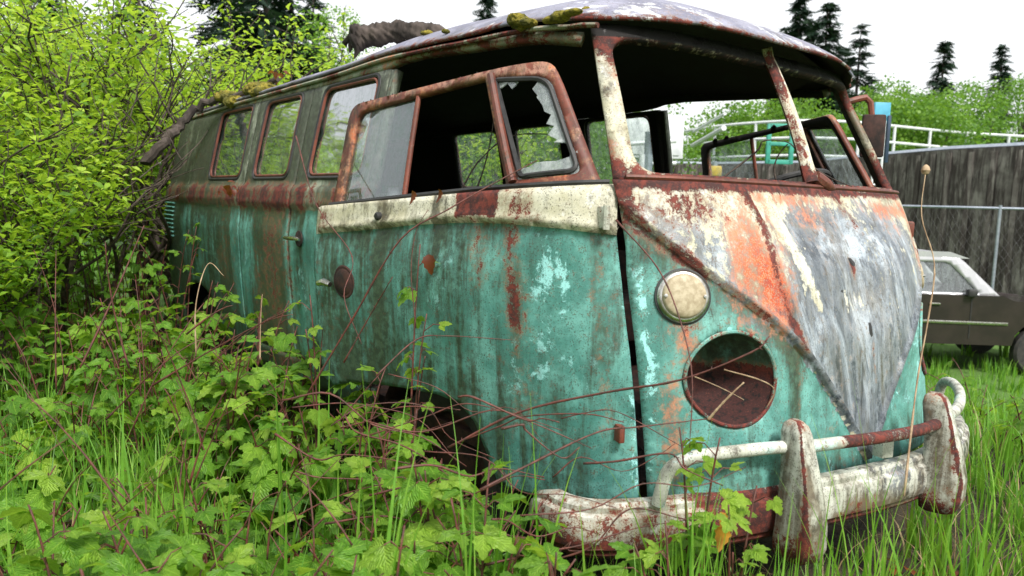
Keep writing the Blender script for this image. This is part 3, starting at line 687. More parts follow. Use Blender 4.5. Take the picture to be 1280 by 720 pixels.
def rattr(P):
    x, y = P[:, 0], P[:, 1]; d = roof_d(x, y); n = fbm(x * 5, y * 5, 41) - .5; n2 = fbm(x * 16, y * 16, 44) - .5
    rust = .60 * sm(.96, .995, d + n2 * .03) * sm(-1.2, -.3, x) + n2 * .7 + .06 * sm(.2, .6, x) * sm(.6, .95, d)
    return dict(rust=rust, orange=-.05 + n2 * .6, grey_=0 * n, pale=.04 + .16 * sm(.5, .9, d) * sm(-.1, .4, x) + n * .6, dirt=.25 * sm(-.6, -1.6, x) + n, grey=.2 + n)
patch('roof', roof_map, roof_nibble(roof_loop(.999)), (), (), .022, [M['roof']], disp=lambda P: .008 * (fbm(P[:, 0] * 3, P[:, 1] * 3, 51) - .5) * sm(1, .9, roof_d(P[:, 0], P[:, 1])), attrs=rattr, thick=.010, parent=BUS)
# rain gutter
mb = MB()
for sgn in (-1, 1):
    xs = np.linspace(-3.1, .50, 80); y = []
    for x in xs:
        z = 1.69
        yy = float(side_map(-1)(np.array([[min(x, .43), 1.68]]))[0][0][1]); y.append(-yy)
    y = np.array(y) + .012; y[xs > .43] = np.linspace(y[xs <= .43][-1], y[xs <= .43][-1] - .02, (xs > .43).sum())
    P = np.stack([xs, sgn * y, roof_edge(xs) - .022], 1); P[:, 2] += .003 * (fbm(xs * 12, xs * 0, 3) - .5)
    mb.tube(P, .011, 8, flat=.7)
gut = mb.build('rain_gutter', M['greywhite'], BUS); co = np.array([v.co[:] for v in gut.data.vertices]); n = fbm(co[:, 0] * 9, co[:, 2] * 9, 5) - .5
set_attr(gut.data, 'rust', .15 + 1.6 * n + .35 * sm(-.6, -.2, co[:, 0])); set_attr(gut.data, 'orange', .3 - n)

# dark headliner, floor, bulkhead, seats
mb = MB(); g = np.array([(x, y * min(1, 1.0 - .25 * max(0, (x - .2) / .3))) for x in np.linspace(-3.1, .50, 26) for y in np.linspace(-.725, .725, 12)]); z = roof_z(g[:, 0], g[:, 1]) - .035
F = [(i * 12 + j, i * 12 + j + 1, (i + 1) * 12 + j + 1, (i + 1) * 12 + j) for i in range(25) for j in range(11)]
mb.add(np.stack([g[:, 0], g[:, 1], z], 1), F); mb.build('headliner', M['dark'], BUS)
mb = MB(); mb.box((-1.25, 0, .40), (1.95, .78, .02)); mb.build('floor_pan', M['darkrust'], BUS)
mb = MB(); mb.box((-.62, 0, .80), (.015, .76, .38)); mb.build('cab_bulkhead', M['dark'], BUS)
mb = MB(); mb.box((-.38, 0, .66), (.22, .66, .09), bev=.03); mb.box((-.56, 0, .92), (.05, .66, .24), bev=.03); mb.build('front_seat', M['darkrust'], BUS)
mb = MB(); mb.box((-2.0, 0, .92), (.05, .70, .26), bev=.03); mb.box((-1.8, 0, .66), (.22, .70, .08), bev=.03); mb.build('rear_seat', M['darkrust'], BUS)
mb = MB(); q = np.array([(y, 1.19) for y in np.linspace(-.68, .68, 30)]); P, N = front_map(q, -.03); P2 = P.copy(); P2[:, 0] -= .13; P3 = P2.copy(); P3[:, 2] -= .14
mb.add(np.concatenate([P, P2, P3]), [(i + k * 30, i + 1 + k * 30, i + 31 + k * 30, i + 30 + k * 30) for k in (0, 1) for i in range(29)]); mb.build('dashboard', M['darkrust'], BUS)

# wheels
for (x, y) in ((-.02, -.70), (-.02, .70), (-2.42, -.70), (-2.42, .70)):
    mb = MB(); sg = np.sign(y); mb.lathe([(.19, -.075), (.27, -.085), (.315, -.07), (.33, -.04), (.33, .04), (.315, .07), (.27, .085), (.19, .075)], (x, y, .27), (0, sg, 0), 36); ty = mb.build('wheel', M['tyre'], BUS)
    mb = MB(); mb.lathe([(.19, .07), (.18, .05), (.12, .04), (.11, .06), (.05, .075), (0, .077)], (x, y, .27), (0, sg, 0), 30); mb.build('rim', M['darkrust'], ty)
# inner arch for the near front wheel
mb = MB(); a = np.linspace(0, math.pi, 16); A = [np.array([-.05 + .40 * math.cos(t_), 0, .30 + .34 * math.sin(t_)]) for t_ in a]
for yy in ((-.80, -.45), (.80, .45)):
    mb = MB(); V = [p + (0, y_, 0) for y_ in yy for p in A]; mb.add(V, [(i, i + 1, 17 + i, 16 + i) for i in range(15)])
    mb.build('wheel_housing', M['darkrust'], BUS)

# ---------------- bumper (bent, pushed back on the near side)
top2 = [(.60, -.935), (.66, -.955), (.73, -.955), (.785, -.92), (.85, -.80), (.90, -.68), (.955, -.51), (1.01, -.31), (1.055, -.09), (1.09, .12), (1.09, .30), (1.065, .50), (1.0, .70), (.90, .84), (.78, .915), (.62, .95), (.50, .94)]
c2 = smooth_line(resample(top2, .03, False), 4)
T = np.gradient(c2, axis=0); T /= np.linalg.norm(T, axis=1)[:, None]; Nn = np.stack([T[:, 1], -T[:, 0]], 1)
prof = [(-.034, .436), (-.030, .446), (.004, .447), (.012, .438), (.013, .424), (.028, .417), (.034, .400), (.035, .362), (.028, .340), (.013, .334), (.012, .320), (.004, .312), (-.030, .312)]
V = []; L = len(prof); tint = []
for i, (p, n_) in enumerate(zip(c2, Nn)):
    dz = .012 * vnoise(i * .07, 0, 5)
    e = min(1, (i + 1) / 4, (len(c2) - i) / 4); e = .55 + .45 * e
    for (a, z) in prof:
        zc = .378; a = a * .8; V.append((p[0] + n_[0] * a, p[1] + n_[1] * a, zc + (z - zc) * e + dz))
F = [(i * L + j, i * L + j + 1, (i + 1) * L + j + 1, (i + 1) * L + j) for i in range(len(c2) - 1) for j in range(L - 1)]
bm_ = MB(); bm_.add(V, F); me = bm_.mesh('bumper', True, 28); me.flip_normals()
bump_o = link('front_bumper', me, [M['bumper'], M['darkrust']], BUS); sd = bump_o.modifiers.new('t', 'SOLIDIFY'); sd.thickness = .004; sd.offset = 0; sd.material_offset = 0
V = np.array(V); n = fbm(V[:, 1] * 7, V[:, 2] * 12, 61) - .5
set_attr(me, 'rust', .85 * sm(.40, .33, V[:, 2] + n * .16) * sm(.1, -.3, V[:, 1]) + .35 * sm(-.35, -.5, V[:, 1]) + .5 * blob(V[:, 1:], (-.52, .40), (.10, .05)) + .4 * blob(V[:, 1:], (-.60, .44), (.12, .04)) + n * .6 + .55 * sm(.345, .315, V[:, 2]))
set_attr(me, 'orange', .10 * sm(-.2, -.6, V[:, 1]) + n * .5 - .12); set_attr(me, 'grey', .15 + .35 * sm(-.3, 0, V[:, 1]) + n * .4); set_attr(me, 'dirt', .25 + .5 * sm(.39, .33, V[:, 2]) - n)
def overrider(x, y, ang, name='bumper_guard'):
    # tall rounded horn with a flared foot
    ca, sa = math.cos(ang), math.sin(ang); sec = []
    for (z, w, d, fx) in ((.285, .040, .030, .030), (.296, .058, .048, .034), (.33, .060, .056, .040), (.39, .054, .056, .042), (.46, .046, .050, .034), (.52, .040, .043, .024), (.57, .036, .038, .012), (.605, .033, .035, .004), (.626, .026, .028, .0), (.637, .012, .014, -.002)):
        for a in np.linspace(0, 2 * math.pi, 20, endpoint=False) + math.pi / 20:
            c_, s_ = math.cos(a), math.sin(a); px_ = fx + d * np.sign(c_) * abs(c_) ** .38; py_ = .84 * w * np.sign(s_) * abs(s_) ** .38 * (1 if c_ < 0 else .88)
            sec.append((x + px_ * ca - py_ * sa, y + px_ * sa + py_ * ca, z))
    mb = MB(); F = [(i * 20 + j, i * 20 + (j + 1) % 20, (i + 1) * 20 + (j + 1) % 20, (i + 1) * 20 + j) for i in range(9) for j in range(20)] + [tuple(range(180, 200)), tuple(range(19, -1, -1))]
    mb.add(sec, F); o = mb.build(name, M['bumper'], bump_o, angle=60); co = np.array([v.co[:] for v in o.data.vertices])
    ly = -(co[:, 0] - x) * sa + (co[:, 1] - y) * ca; n = fbm(co[:, 1] * 25 + co[:, 0] * 25, co[:, 2] * 7, 71) - .5
    set_attr(o.data, 'dirt', .3 + n); set_attr(o.data, 'rust', 1.15 * np.exp(-((np.tile(np.arange(20), 10) - 17.2 + 3 * n) / 1.0) ** 2) + .8 * sm(.37, .30, co[:, 2]) + .6 * sm(.60, .635, co[:, 2]) * (ly > -.01) + n * .45)
    set_attr(o.data, 'orange', -.1 + .4 * sm(.58, .63, co[:, 2]) + n * .5); set_attr(o.data, 'grey', .35 * (ly > .0) + n * .5)
overrider(1.022, -.455, -.28); overrider(1.105, .175, .12)
# bow tubes
def bow(pts, rusty):
    P = np.array(pts, float); t_ = np.linspace(0, 1, len(P)); tt = np.linspace(0, 1, len(P) * 6); Q = np.stack([np.interp(tt, t_, P[:, i]) for i in range(3)], 1)
    for _ in range(10): Q[1:-1] = .25 * Q[:-2] + .5 * Q[1:-1] + .25 * Q[2:]
    mb = MB(); mb.tube(Q, .0165, 12); o = mb.build('bumper_tube', M['bumper'], bump_o); co = np.array([v.co[:] for v in o.data.vertices]); n = fbm(co[:, 1] * 16, co[:, 2] * 30, 81) - .5
    set_attr(o.data, 'rust', rusty(co) + n * 1.3); set_attr(o.data, 'dirt', .1 - n); set_attr(o.data, 'pale', .2 + n)
bow([(.875, -.80, .45), (.885, -.80, .50), (.893, -.79, .545), (.915, -.74, .567), (.95, -.64, .568), (.99, -.50, .566), (1.030, -.43, .565)], lambda c: -.15 + 0 * c[:, 0])
bow([(1.028, -.445, .565), (1.065, -.30, .562), (1.095, -.16, .556), (1.12, -.02, .553), (1.125, .08, .550), (1.12, .175, .548)], lambda c: .95 * sm(-.34, -.26, c[:, 1]))
bow([(1.12, .175, .548), (1.10, .38, .556), (1.03, .58, .565), (.95, .72, .567), (.885, .80, .545), (.875, .80, .44)], lambda c: 0 * c[:, 0])
# crumpled number-plate light bracket on the bumper centre
mb = MB(); mb.box((1.05, -.02, .495), (.02, .022, .03), [[.9, .3, 0], [-.3, .9, 0], [0, 0, 1]], bev=.003); mb.build('plate_bracket', M['bumper'], bump_o)

# far mirror on a bent arm and the rusty bracket on the far door
def at2(u, v, d): return at(u, v, d)
mb = MB(); A = [at(1058, 128, 3.05), at(1072, 124, 3.05), at(1082, 122, 3.05), at(1088, 128, 3.05), at(1090, 146, 3.05)]; mb.tube(A, [.012, .013, .014, .013, .012], 8); arm = mb.build('mirror_arm', M['rust'], BUS)
mc = at(1091, 170, 3.05); mb = MB(); ry = np.array([[.75, -.66, 0], [.66, .75, 0], [0, 0, 1]]); mb.box(mc, (.045, .010, .085), ry, bev=.008); mh = mb.build('mirror_housing', M['darkrust'], arm)
mb = MB(); mb.box(mc + ry @ (0, .0125, 0), (.036, .002, .075), ry); mb.build('mirror_glass', M['chrome'], mh)
mb = MB(); bc = at(1136, 287, 2.75); mb.box(bc, (.014, .020, .030), ry, bev=.008); mb.tube([bc, bc + np.array([-.03, -.05, 0])], .008, 8); mb.build('hinge_bracket', M['rust'], BUS)

_g = np.array([(x, y) for x in np.linspace(-3.2, .66, 260) for y in np.linspace(-.755, .3, 110)]); _rp = roof_map(_g)[0]; _ru, _rv, _rz = pix(_rp)
def roof_at(u, v):
    k = np.argmin((_ru - u) ** 2 + (_rv - v) ** 2 + 40 * _rz); return _rp[k]

# steering wheel on its column
mb = MB(); cw = np.array([.40, .38, 1.215]); ax = np.array([-.42, 0, .9]); ax /= np.linalg.norm(ax); e1 = np.array([0, 1., 0]); e2 = np.cross(ax, e1); th = np.linspace(0, 2 * np.pi, 40, endpoint=False)
mb.tube(cw + .20 * (np.cos(th)[:, None] * e1 + np.sin(th)[:, None] * e2), .011, 8, closed=True); sw = mb.build('steering_wheel', M['rubber'], BUS)
mb = MB(); mb.tube([cw + .2 * e1, cw - ax * .02, cw - .2 * e1], .009, 8); mb.tube([cw - ax * .02, cw - ax * .7], .02, 10); mb.build('steering_column', M['rubber'], sw)
# ================================================================== surroundings
def ground_z(x, y):
    x = np.asarray(x, float); y = np.asarray(y, float)
    r = np.hypot(x + .8, y); side = sm(1.5, 7, y - .15 * x)
    z = .02 + .05 * (fbm(x * .7, y * .7, 2) - .5) - .98 * side
    z = z + .025 * (fbm(x * 3, y * 3, 4) - .5)
    far = np.hypot(x, y); z = z + 5.5 * sm(30, 110, far) * sm(.9, 3, far / 20)
    return z
def leafmat(name, c1, c2, c3, trans=.45, rough=.5, vein=True):
    t = NT(name); ti = t.attr('tint')
    col = t.mix(t.step(ti, 0, .55), c1, c2); col = t.mix(t.step(ti, .55, 1), col, c3)
    co = t.coord(); n = t.noise(co, 55, 4, .6); col = t.mix(t.math('MULTIPLY', t.step(n, .35, .7), .35), col, tuple(x * .55 for x in c1))
    nrm = None
    if vein:
        uv = t.n('ShaderNodeUVMap'); sp = t.n('ShaderNodeSeparateXYZ'); t.t.links.new(uv.outputs[0], sp.inputs[0])
        a = t.math('ABSOLUTE', sp.outputs[0]); d = t.math('SUBTRACT', sp.outputs[1], t.math('MULTIPLY', a, .45)); fr = t.math('ABSOLUTE', t.math('SUBTRACT', t.math('FRACT', t.math('MULTIPLY', d, 6.5)), .5))
        v = t.math('MAXIMUM', t.step(fr, .10, .0), t.step(a, .10, .02))
        col = t.mix(t.math('MULTIPLY', v, .35), col, tuple(min(1, x * 1.5 + .02) for x in c3)); nrm = t.bump(t.math('ADD', t.math('MULTIPLY', fr, 2), t.math('MULTIPLY', n, .5)), .7, .004)
    p = t.pbr(Base_Color=col, Roughness=rough, Normal=nrm, Specular_IOR_Level=.4)
    tr = t.n('ShaderNodeBsdfTranslucent'); t.set(tr.inputs[0], t.mix(.5, col, (c3[0] * 1.6, c3[1] * 1.6, c3[2] * .8)))
    m_ = t.n('ShaderNodeMixShader'); m_.inputs[0].default_value = trans; t.t.links.new(p, m_.inputs[1]); t.t.links.new(tr.outputs[0], m_.inputs[2])
    return t.done(m_.outputs[0])
M['leaf'] = leafmat('bramble_leaf', (.05, .16, .02), (.14, .33, .03), (.34, .52, .06))
M['shrubleaf'] = leafmat('shrub_leaf', (.09, .20, .02), (.24, .42, .03), (.46, .62, .08), .5, vein=False)
M['treeleaf'] = leafmat('tree_leaf', (.05, .13, .02), (.11, .25, .025), (.20, .36, .045), .4, vein=False)
M['needle'] = leafmat('fir_needles', (.010, .028, .016), (.016, .042, .022), (.028, .062, .030), .15, vein=False)
M['grass'] = leafmat('grass_blades', (.06, .17, .02), (.13, .33, .03), (.28, .50, .07), .4, vein=False)
M['straw'] = leafmat('dry_straw', (.20, .13, .06), (.34, .24, .12), (.5, .4, .25), .2, .7, vein=False)
M['deadleaf'] = leafmat('dead_leaf', (.10, .02, .012), (.22, .06, .02), (.5, .25, .03), .25, vein=False)
M['cane'] = simple('bramble_bark', (.13, .035, .025), (.055, .022, .016), .6, 40, bumps=.5)
M['twig'] = simple('grey_twig', (.09, .065, .05), (.03, .022, .018), .8, 40, bumps=.5)
M['bark'] = simple('rough_bark', (.085, .065, .055), (.02, .015, .013), .9, 14, bumps=1, stretch=(1, 1, .4))
M['drytwig'] = simple('pale_dry_stem', (.40, .29, .18), (.22, .14, .08), .8, 40)
def mossmat():
    t = NT('moss'); co = t.coord(); n = t.noise(co, 60, 8, .75); n2 = t.noise(co, 14, 5)
    col = t.mix(t.step(n2, .4, .6), (.14, .13, .02), (.33, .27, .03)); col = t.mix(t.step(n, .3, .6), tuple([.03, .035, .01]), col)
    return t.done(t.pbr(Base_Color=col, Roughness=.95, Normal=t.bump(n, 1, .012)))
M['moss'] = mossmat()
def groundmat():
    t = NT('ground_soil'); co = t.coord(); n = t.noise(co, .8, 8, .7); n2 = t.noise(co, 14, 8, .7); n3 = t.noise(co, 60, 4)
    col = t.mix(t.step(n2, .35, .65), (.022, .016, .010), (.06, .045, .022)); g = t.mix(t.step(n3, .3, .7), (.045, .10, .018), (.12, .24, .035))
    ge = t.n('ShaderNodeNewGeometry'); sp = t.n('ShaderNodeSeparateXYZ'); t.t.links.new(ge.outputs['Position'], sp.inputs[0])
    d = t.n('ShaderNodeVectorMath', operation='LENGTH'); t.t.links.new(ge.outputs['Position'], d.inputs[0])
    m_ = t.step(t.math('ADD', d.outputs['Value'], t.math('MULTIPLY', n, 2)), 3.2, 5.2)
    col = t.mix(m_, col, g)
    return t.done(t.pbr(Base_Color=col, Roughness=.95, Normal=t.bump(t.math('ADD', n2, n3), .8, .03)))
# ground sheet, finer near the bus
def axis(): 
    a = np.concatenate([-np.geomspace(400, 8, 40), np.linspace(-7.7, 7.7, 90), np.geomspace(8, 400, 40)]); return a
ax_ = axis(); X, Y = np.meshgrid(ax_, ax_); n_ = len(ax_); Z = ground_z(X.ravel(), Y.ravel())
mb = MB(); idx = np.arange(n_ * n_).reshape(n_, n_); mb.add(np.stack([X.ravel(), Y.ravel(), Z], 1), np.stack([idx[:-1, :-1].ravel(), idx[:-1, 1:].ravel(), idx[1:, 1:].ravel(), idx[1:, :-1].ravel()], 1))
tag(mb.build('ground', groundmat(), angle=None), kind='structure', label='dark soil and grassy meadow ground')

# ---------------- leaf templates
def leaflet(n=9, w=.40, ser=.16, fold=.22, droop=.25):
    """ovate toothed leaflet of length 1 along +y: V, F, uv"""
    V = []; U = []
    for i in range(n + 1):
        t_ = i / n; hw = w * (math.sin(math.pi * min(1, t_ ** .75 * .98 + .01)) ** .85) * (1 - .25 * t_)
        hw *= (1 + ser * (1 if i % 2 else -1)) if 0 < i < n else 1
        if i == n: hw = 0.005
        y = t_ + (.035 if i % 2 else 0) * (i < n); z = -droop * t_ * t_
        V += [(-hw, y, z + fold * hw), (0, t_, z), (hw, y, z + fold * hw)]; U += [(-1, t_), (0, t_), (1, t_)]
    F = []
    for i in range(n):
        a = i * 3; F += [(a, a + 1, a + 4, a + 3), (a + 1, a + 2, a + 5, a + 4)]
    return np.array(V), np.array(F), np.array(U)
def trifoliate(n=9):
    Vs, Fs, Us = [], [], []; b = 0
    for ang, sc, off in ((0, 1., .14), (62, .80, .02), (-62, .80, .02)):
        V, F, U = leaflet(n, .43); V = V * sc; V[:, 1] += off; a = rad(ang); R_ = np.array([[math.cos(a), -math.sin(a), 0], [math.sin(a), math.cos(a), 0], [0, 0, 1]])
        V = V @ R_.T; Vs.append(V); Fs.append(F + b); Us.append(U); b += len(V)
    V, F, U = np.concatenate(Vs), np.concatenate(Fs), np.concatenate(Us)
    V[:, 2] -= .12 * np.abs(V[:, 0])
    return V, F, U
TRI = trifoliate(8); TRI_LO = trifoliate(4)
SIMPLE = leaflet(3, .30, 0.0, .3, .2)
def rots(yaw, pitch, roll):
    cy, sy, cp, sp, cr, sr = np.cos(yaw), np.sin(yaw), np.cos(pitch), np.sin(pitch), np.cos(roll), np.sin(roll); z = np.zeros_like(yaw); o = z + 1
    Rz = np.stack([cy, -sy, z, sy, cy, z, z, z, o], 1).reshape(-1, 3, 3); Rx = np.stack([o, z, z, z, cp, -sp, z, sp, cp], 1).reshape(-1, 3, 3); Ry = np.stack([cr, z, sr, z, o, z, -sr, z, cr], 1).reshape(-1, 3, 3)
    return Rz @ Rx @ Ry
def scatter(mb, tpl, P, yaw, pitch, roll, size, tint):
    V, F, U = tpl; R_ = rots(yaw, pitch, roll); k = len(P)
    if k == 0: return
    W = np.einsum('nij,vj->nvi', R_, V) * np.asarray(size)[:, None, None] + np.asarray(P)[:, None]
    FF = (F[None] + (np.arange(k) * len(V))[:, None, None]).reshape(-1, F.shape[1])
    mb.add(W.reshape(-1, 3), FF, uv=np.tile(U, (k, 1)), tint=np.repeat(tint, len(V)))
U01 = lambda a, b, n=None: RNG.uniform(a, b, n)
def bezier(P, n=12):
    P = [np.array(p, float) for p in P]
    while len(P) < 3: P.append(P[-1])
    t = np.linspace(0, 1, n)[:, None]
    if len(P) == 3: return (1 - t) ** 2 * P[0] + 2 * t * (1 - t) * P[1] + t * t * P[2]
    # catmull-rom through the points
    Q = [2 * P[0] - P[1]] + P + [2 * P[-1] - P[-2]]; out = []
    k = max(2, n // (len(P) - 1))
    for i in range(1, len(Q) - 2):
        for s in np.linspace(0, 1, k, endpoint=False):
            a, b, c, d = Q[i - 1:i + 3]; out.append(.5 * (2 * b + (c - a) * s + (2 * a - 5 * b + 4 * c - d) * s * s + (3 * b - a - 3 * c + d) * s ** 3))
    out.append(P[-1]); return np.array(out)
IN_BUS = lambda x, y: (np.abs(y) < .95) & (x > -3.45) & (x < .98)

# ---------------- leafy bramble plants
def near_cam(p, r=.62): return np.linalg.norm(np.asarray(p) - CAM) < r
def bramble_plant(x, y, h, nst, leafs, size, label, group, lo=False, spread=.28, base_z=None, tint0=0, lean=(0, 0), name='bramble_plant'):
    z0 = float(ground_z(x, y)) if base_z is None else base_z
    root = empty(name, (x, y, z0), label=label, cat='plant', group=group); ms = MB(); ml = MB()
    P, Yw, Pt, Rl, Sz, Ti = [], [], [], [], [], []
    for k in range(nst):
        a = U01(0, 2 * math.pi); L = h * U01(.65, 1.1); sp = spread * U01(.4, 1.2)
        e = np.array([math.cos(a) * sp + lean[0], math.sin(a) * sp + lean[1], L]); c = bezier([(0, 0, -.05), (e[0] * .25, e[1] * .25, L * .75), e], 10)
        ms.tube(c, np.linspace(.0042, .0018, len(c)), 5)
        for i in range(leafs):
            t_ = .30 + .70 * (i + U01(0, .6)) / leafs; q = c[min(len(c) - 1, int(t_ * (len(c) - 1)))]
            ya = U01(0, 2 * math.pi); pl = size * U01(.3, .9); d = np.array([-math.sin(ya), math.cos(ya), .45]) * pl
            if near_cam(q + d + (x, y, z0)): continue
            ms.tube([q, q + d * .6 + (0, 0, .01), q + d], .0014, 4, caps=False)
            P.append(q + d); Yw.append(ya); Pt.append(U01(-.95, .55)); Rl.append(U01(-.6, .6)); Sz.append(size * U01(.6, 1.15) * (1.1 - .3 * t_)); Ti.append(np.clip(U01(.1, .75) + .3 * t_ - .15 + tint0, 0, 1))
    A = np.array
    if P: scatter(ml, TRI_LO if lo else TRI, A(P), A(Yw), A(Pt), A(Rl), A(Sz), A(Ti))
    ms.build('stem', M['cane'], root, angle=None)
    if P: ml.build('leaves', M['leaf'], root, angle=None)
    return root
def wp(u, v, d, zmax=None): return at(u, v, d)
# foreground sprouts: (pixel of the crown, depth, height over ground)
def sprout_at(u, v, d, **k):
    p = at(u, v, d); g = float(ground_z(p[0], p[1])); h = max(.12, p[2] - g)
    return bramble_plant(p[0], p[1], h, k.pop('nst', 2), k.pop('leafs', 5), k.pop('size', .075), **k)
spots = []
rs = random.Random(5)
for i in range(78):
    u = rs.uniform(-20, 640); v = rs.uniform(0, 1)
    ytop = np.interp(u, [0, 100, 220, 330, 450, 560, 650], [370, 372, 370, 405, 445, 500, 600])
    v = ytop + (735 - ytop) * v ** .9
    dmax = np.interp(u, [0, 300, 640], [3.9, 3.3, 1.95]); dmin = 1.15
    d = dmin + (dmax - dmin) * (1 - (v - ytop) / (735 - ytop)) ** 1.15 + rs.uniform(-.1, .15)
    spots.append((u, v, d))
for (u, v, d) in spots:
    p = at(u, v, d)
    if IN_BUS(p[0], p[1]) or p[2] < ground_z(p[0], p[1]) + .08: continue
    sprout_at(u, v, d, nst=rs.choice([2, 3, 3]), leafs=6, size=rs.uniform(.070, .10), spread=.16, tint0=rs.uniform(-.1, .2), label='leafy green bramble shoot in the undergrowth on the near side of the bus', group='bramble shoots along the near side of the bus')
for (u, v, d, sz, lb) in ((512, 345, 2.15, .048, 'tall bramble shoot of pale green leaves rising in front of the open cab door'),
                      (880, 500, 1.62, .055, 'bramble shoot with pointed leaves below the empty headlight hole'),
                      (925, 590, 1.55, .050, 'bramble shoot hiding the front bumper beside the rusty guard'),
                      (850, 665, 1.45, .055, 'low bramble shoot in front of the left end of the bumper'),
                      (690, 705, 1.35, .055, 'small bramble sprout at the lower edge, left of the bumper'),
                      (600, 625, 1.45, .065, 'bramble shoot with broad toothed leaves in front of the wheel arch'),
                      (545, 555, 1.65, .060, 'bramble shoot leaning over the dark wheel arch')):
    sprout_at(u, v, d, nst=3, leafs=9, size=sz * 1.1, label=lb, group=None, spread=.08, tint0=.2)
for (u, v, d) in ((470, 470, 2.0), (505, 520, 1.85), (545, 540, 1.75), (580, 560, 1.65), (440, 430, 2.15), (615, 610, 1.5), (640, 650, 1.4), (400, 400, 2.4)):
    sprout_at(u, v, d, nst=3, leafs=7, size=.062, label='bright leafy bramble shoot crowding the front wheel arch', group='bramble shoots at the front wheel arch', spread=.10, tint0=.15)
# plants along the sill and rear of the near side
rs = random.Random(9)
for i in range(40):
    x = rs.uniform(-4.2, -.6); y = rs.uniform(-1.75, -1.0) - .2 * (x < -3)
    h = rs.uniform(.45, .80) + .25 * (x < -2.2) - .05 * (x > -1.4)
    bramble_plant(x, y, h, 3, 6, rs.uniform(.055, .08), 'leafy bramble growing against the rear side panels of the bus', 'brambles against the rear side of the bus', lo=True, spread=.25)
for i in range(16):
    bramble_plant(rs.uniform(-2.0, -.35), rs.uniform(-1.35, -1.05), rs.uniform(.50, .78), 3, 7, rs.uniform(.06, .08), 'leafy bramble standing in front of the sill between the two wheels', 'brambles in front of the sill', spread=.18, tint0=.1)
for i in range(10):
    x = rs.uniform(-3.2, -2.1); y = rs.uniform(-1.25, -1.0)
    bramble_plant(x, y, rs.uniform(.85, 1.25), 2, 8, .055, 'tall green bramble climbing beside the louvred rear corner', 'tall brambles at the rear corner of the bus', lo=True, spread=.2)
for i in range(12):
    x = rs.uniform(.2, 1.6); y = rs.uniform(1.2, 3.2)
    bramble_plant(x, y, rs.uniform(.25, .45), 2, 5, .06, 'leafy sprout on the far side of the bus', 'leafy sprouts beyond the bus', lo=True)

# ---------------- undergrowth (leaf litter and low ground leaves nobody could count)
ml = MB(); k = 2300; x = U01(-5.5, 1.9, k); y = U01(-3.4, -.95, k); d = np.hypot(x - CAM[0], y - CAM[1])
z = ground_z(x, y) + U01(.02, .26, k) * sm(.7, 1.4, d); P = np.stack([x, y, z], 1); keep = (np.linalg.norm(P - CAM, axis=1) > .75) & ~((x > .1) & (y > -1.15) & (z > .22))
P = P[keep]; k = len(P)
scatter(ml, TRI_LO, P, U01(0, 6.28, k), U01(-.5, .4, k), U01(-.4, .4, k), U01(.03, .075, k), U01(0, .45, k))
tag(ml.build('undergrowth', M['leaf'], angle=None), label='low carpet of bramble leaves around the bus', cat='undergrowth', kind='stuff')
ml = MB(); k = 6000; x = U01(-4, 2.2, k); y = U01(-2.6, .4, k); kk = ~IN_BUS(x, y); x, y = x[kk], y[kk]; k = len(x)
scatter(ml, SIMPLE, np.stack([x, y, ground_z(x, y) + U01(.0, .05, k)], 1), U01(0, 6.28, k), U01(-.4, .4, k), U01(-.6, .6, k), U01(.03, .07, k), U01(0, .7, k) ** 2)
tag(ml.build('leaf_litter', M['deadleaf'], angle=None), label='brown dead leaves lying on the soil under the weeds', cat='leaf litter', kind='stuff')

# ---------------- grass
def grass(mb, P, H, W, bend, tint, seg=5):
    k = len(P); a = U01(0, 2 * math.pi, k); ba = a + U01(-.6, .6, k) + math.pi / 2
    t_ = np.linspace(0, 1, seg + 1); 
    d = np.stack([np.cos(ba), np.sin(ba), 0 * ba], 1); s_ = np.stack([np.cos(a), np.sin(a), 0 * a], 1)
    up = np.array([0, 0, 1.])
    C = P[:, None] + up * (H[:, None] * (t_ - .28 * np.minimum(bend[:, None], 1.6) * t_ ** 3))[..., None] + d[:, None] * (H[:, None] * bend[:, None] * .55 * t_ ** 2)[..., None]
    hw = (W[:, None] * (1 - t_ ** 2.2) * (.7 + .6 * np.sin(np.pi * np.minimum(1, t_ * 1.3 + .1)))).clip(.0003)
    L = C - s_[:, None] * hw[..., None]; R_ = C + s_[:, None] * hw[..., None]
    V = np.stack([L, R_], 2).reshape(k, -1, 3); q = np.arange(seg) * 2; F = np.stack([q, q + 1, q + 3, q + 2], 1)
    FF = (F[None] + (np.arange(k) * (2 * seg + 2))[:, None, None]).reshape(-1, 4)
    mb.add(V.reshape(-1, 3), FF, tint=np.repeat(tint, 2 * seg + 2))
def gscatter(n, x0, x1, y0, y1, h0, h1, w0, w1, bend=(.1, .9), reject=None, clump=0):
    if clump:
        c = np.stack([U01(x0, x1, n // clump + 1), U01(y0, y1, n // clump + 1)], 1); c = np.repeat(c, clump, 0)[:n]; xy = c + RNG.normal(0, .03, (len(c), 2))
    else: xy = np.stack([U01(x0, x1, n), U01(y0, y1, n)], 1)
    k = ~((np.abs(xy[:, 1]) < .86) & (xy[:, 0] > -3.4) & (xy[:, 0] < .95)) & (np.hypot(xy[:, 0] - CAM[0], xy[:, 1] - CAM[1]) > .45)
    if reject is not None: k &= ~reject(xy)
    xy = xy[k]; n = len(xy)
    P = np.stack([xy[:, 0], xy[:, 1], ground_z(xy[:, 0], xy[:, 1]) - .01], 1)
    return P, U01(h0, h1, n), U01(w0, w1, n), U01(bend[0], bend[1], n), U01(0, 1, n)
mg = MB()
grass(mg, *gscatter(3200, -1.5, 2.2, -2.4, -.9, .18, .42, .0022, .0052, clump=9))
grass(mg, *gscatter(3400, .45, 2.6, -1.25, 2.2, .16, .42, .0022, .0052, clump=9))
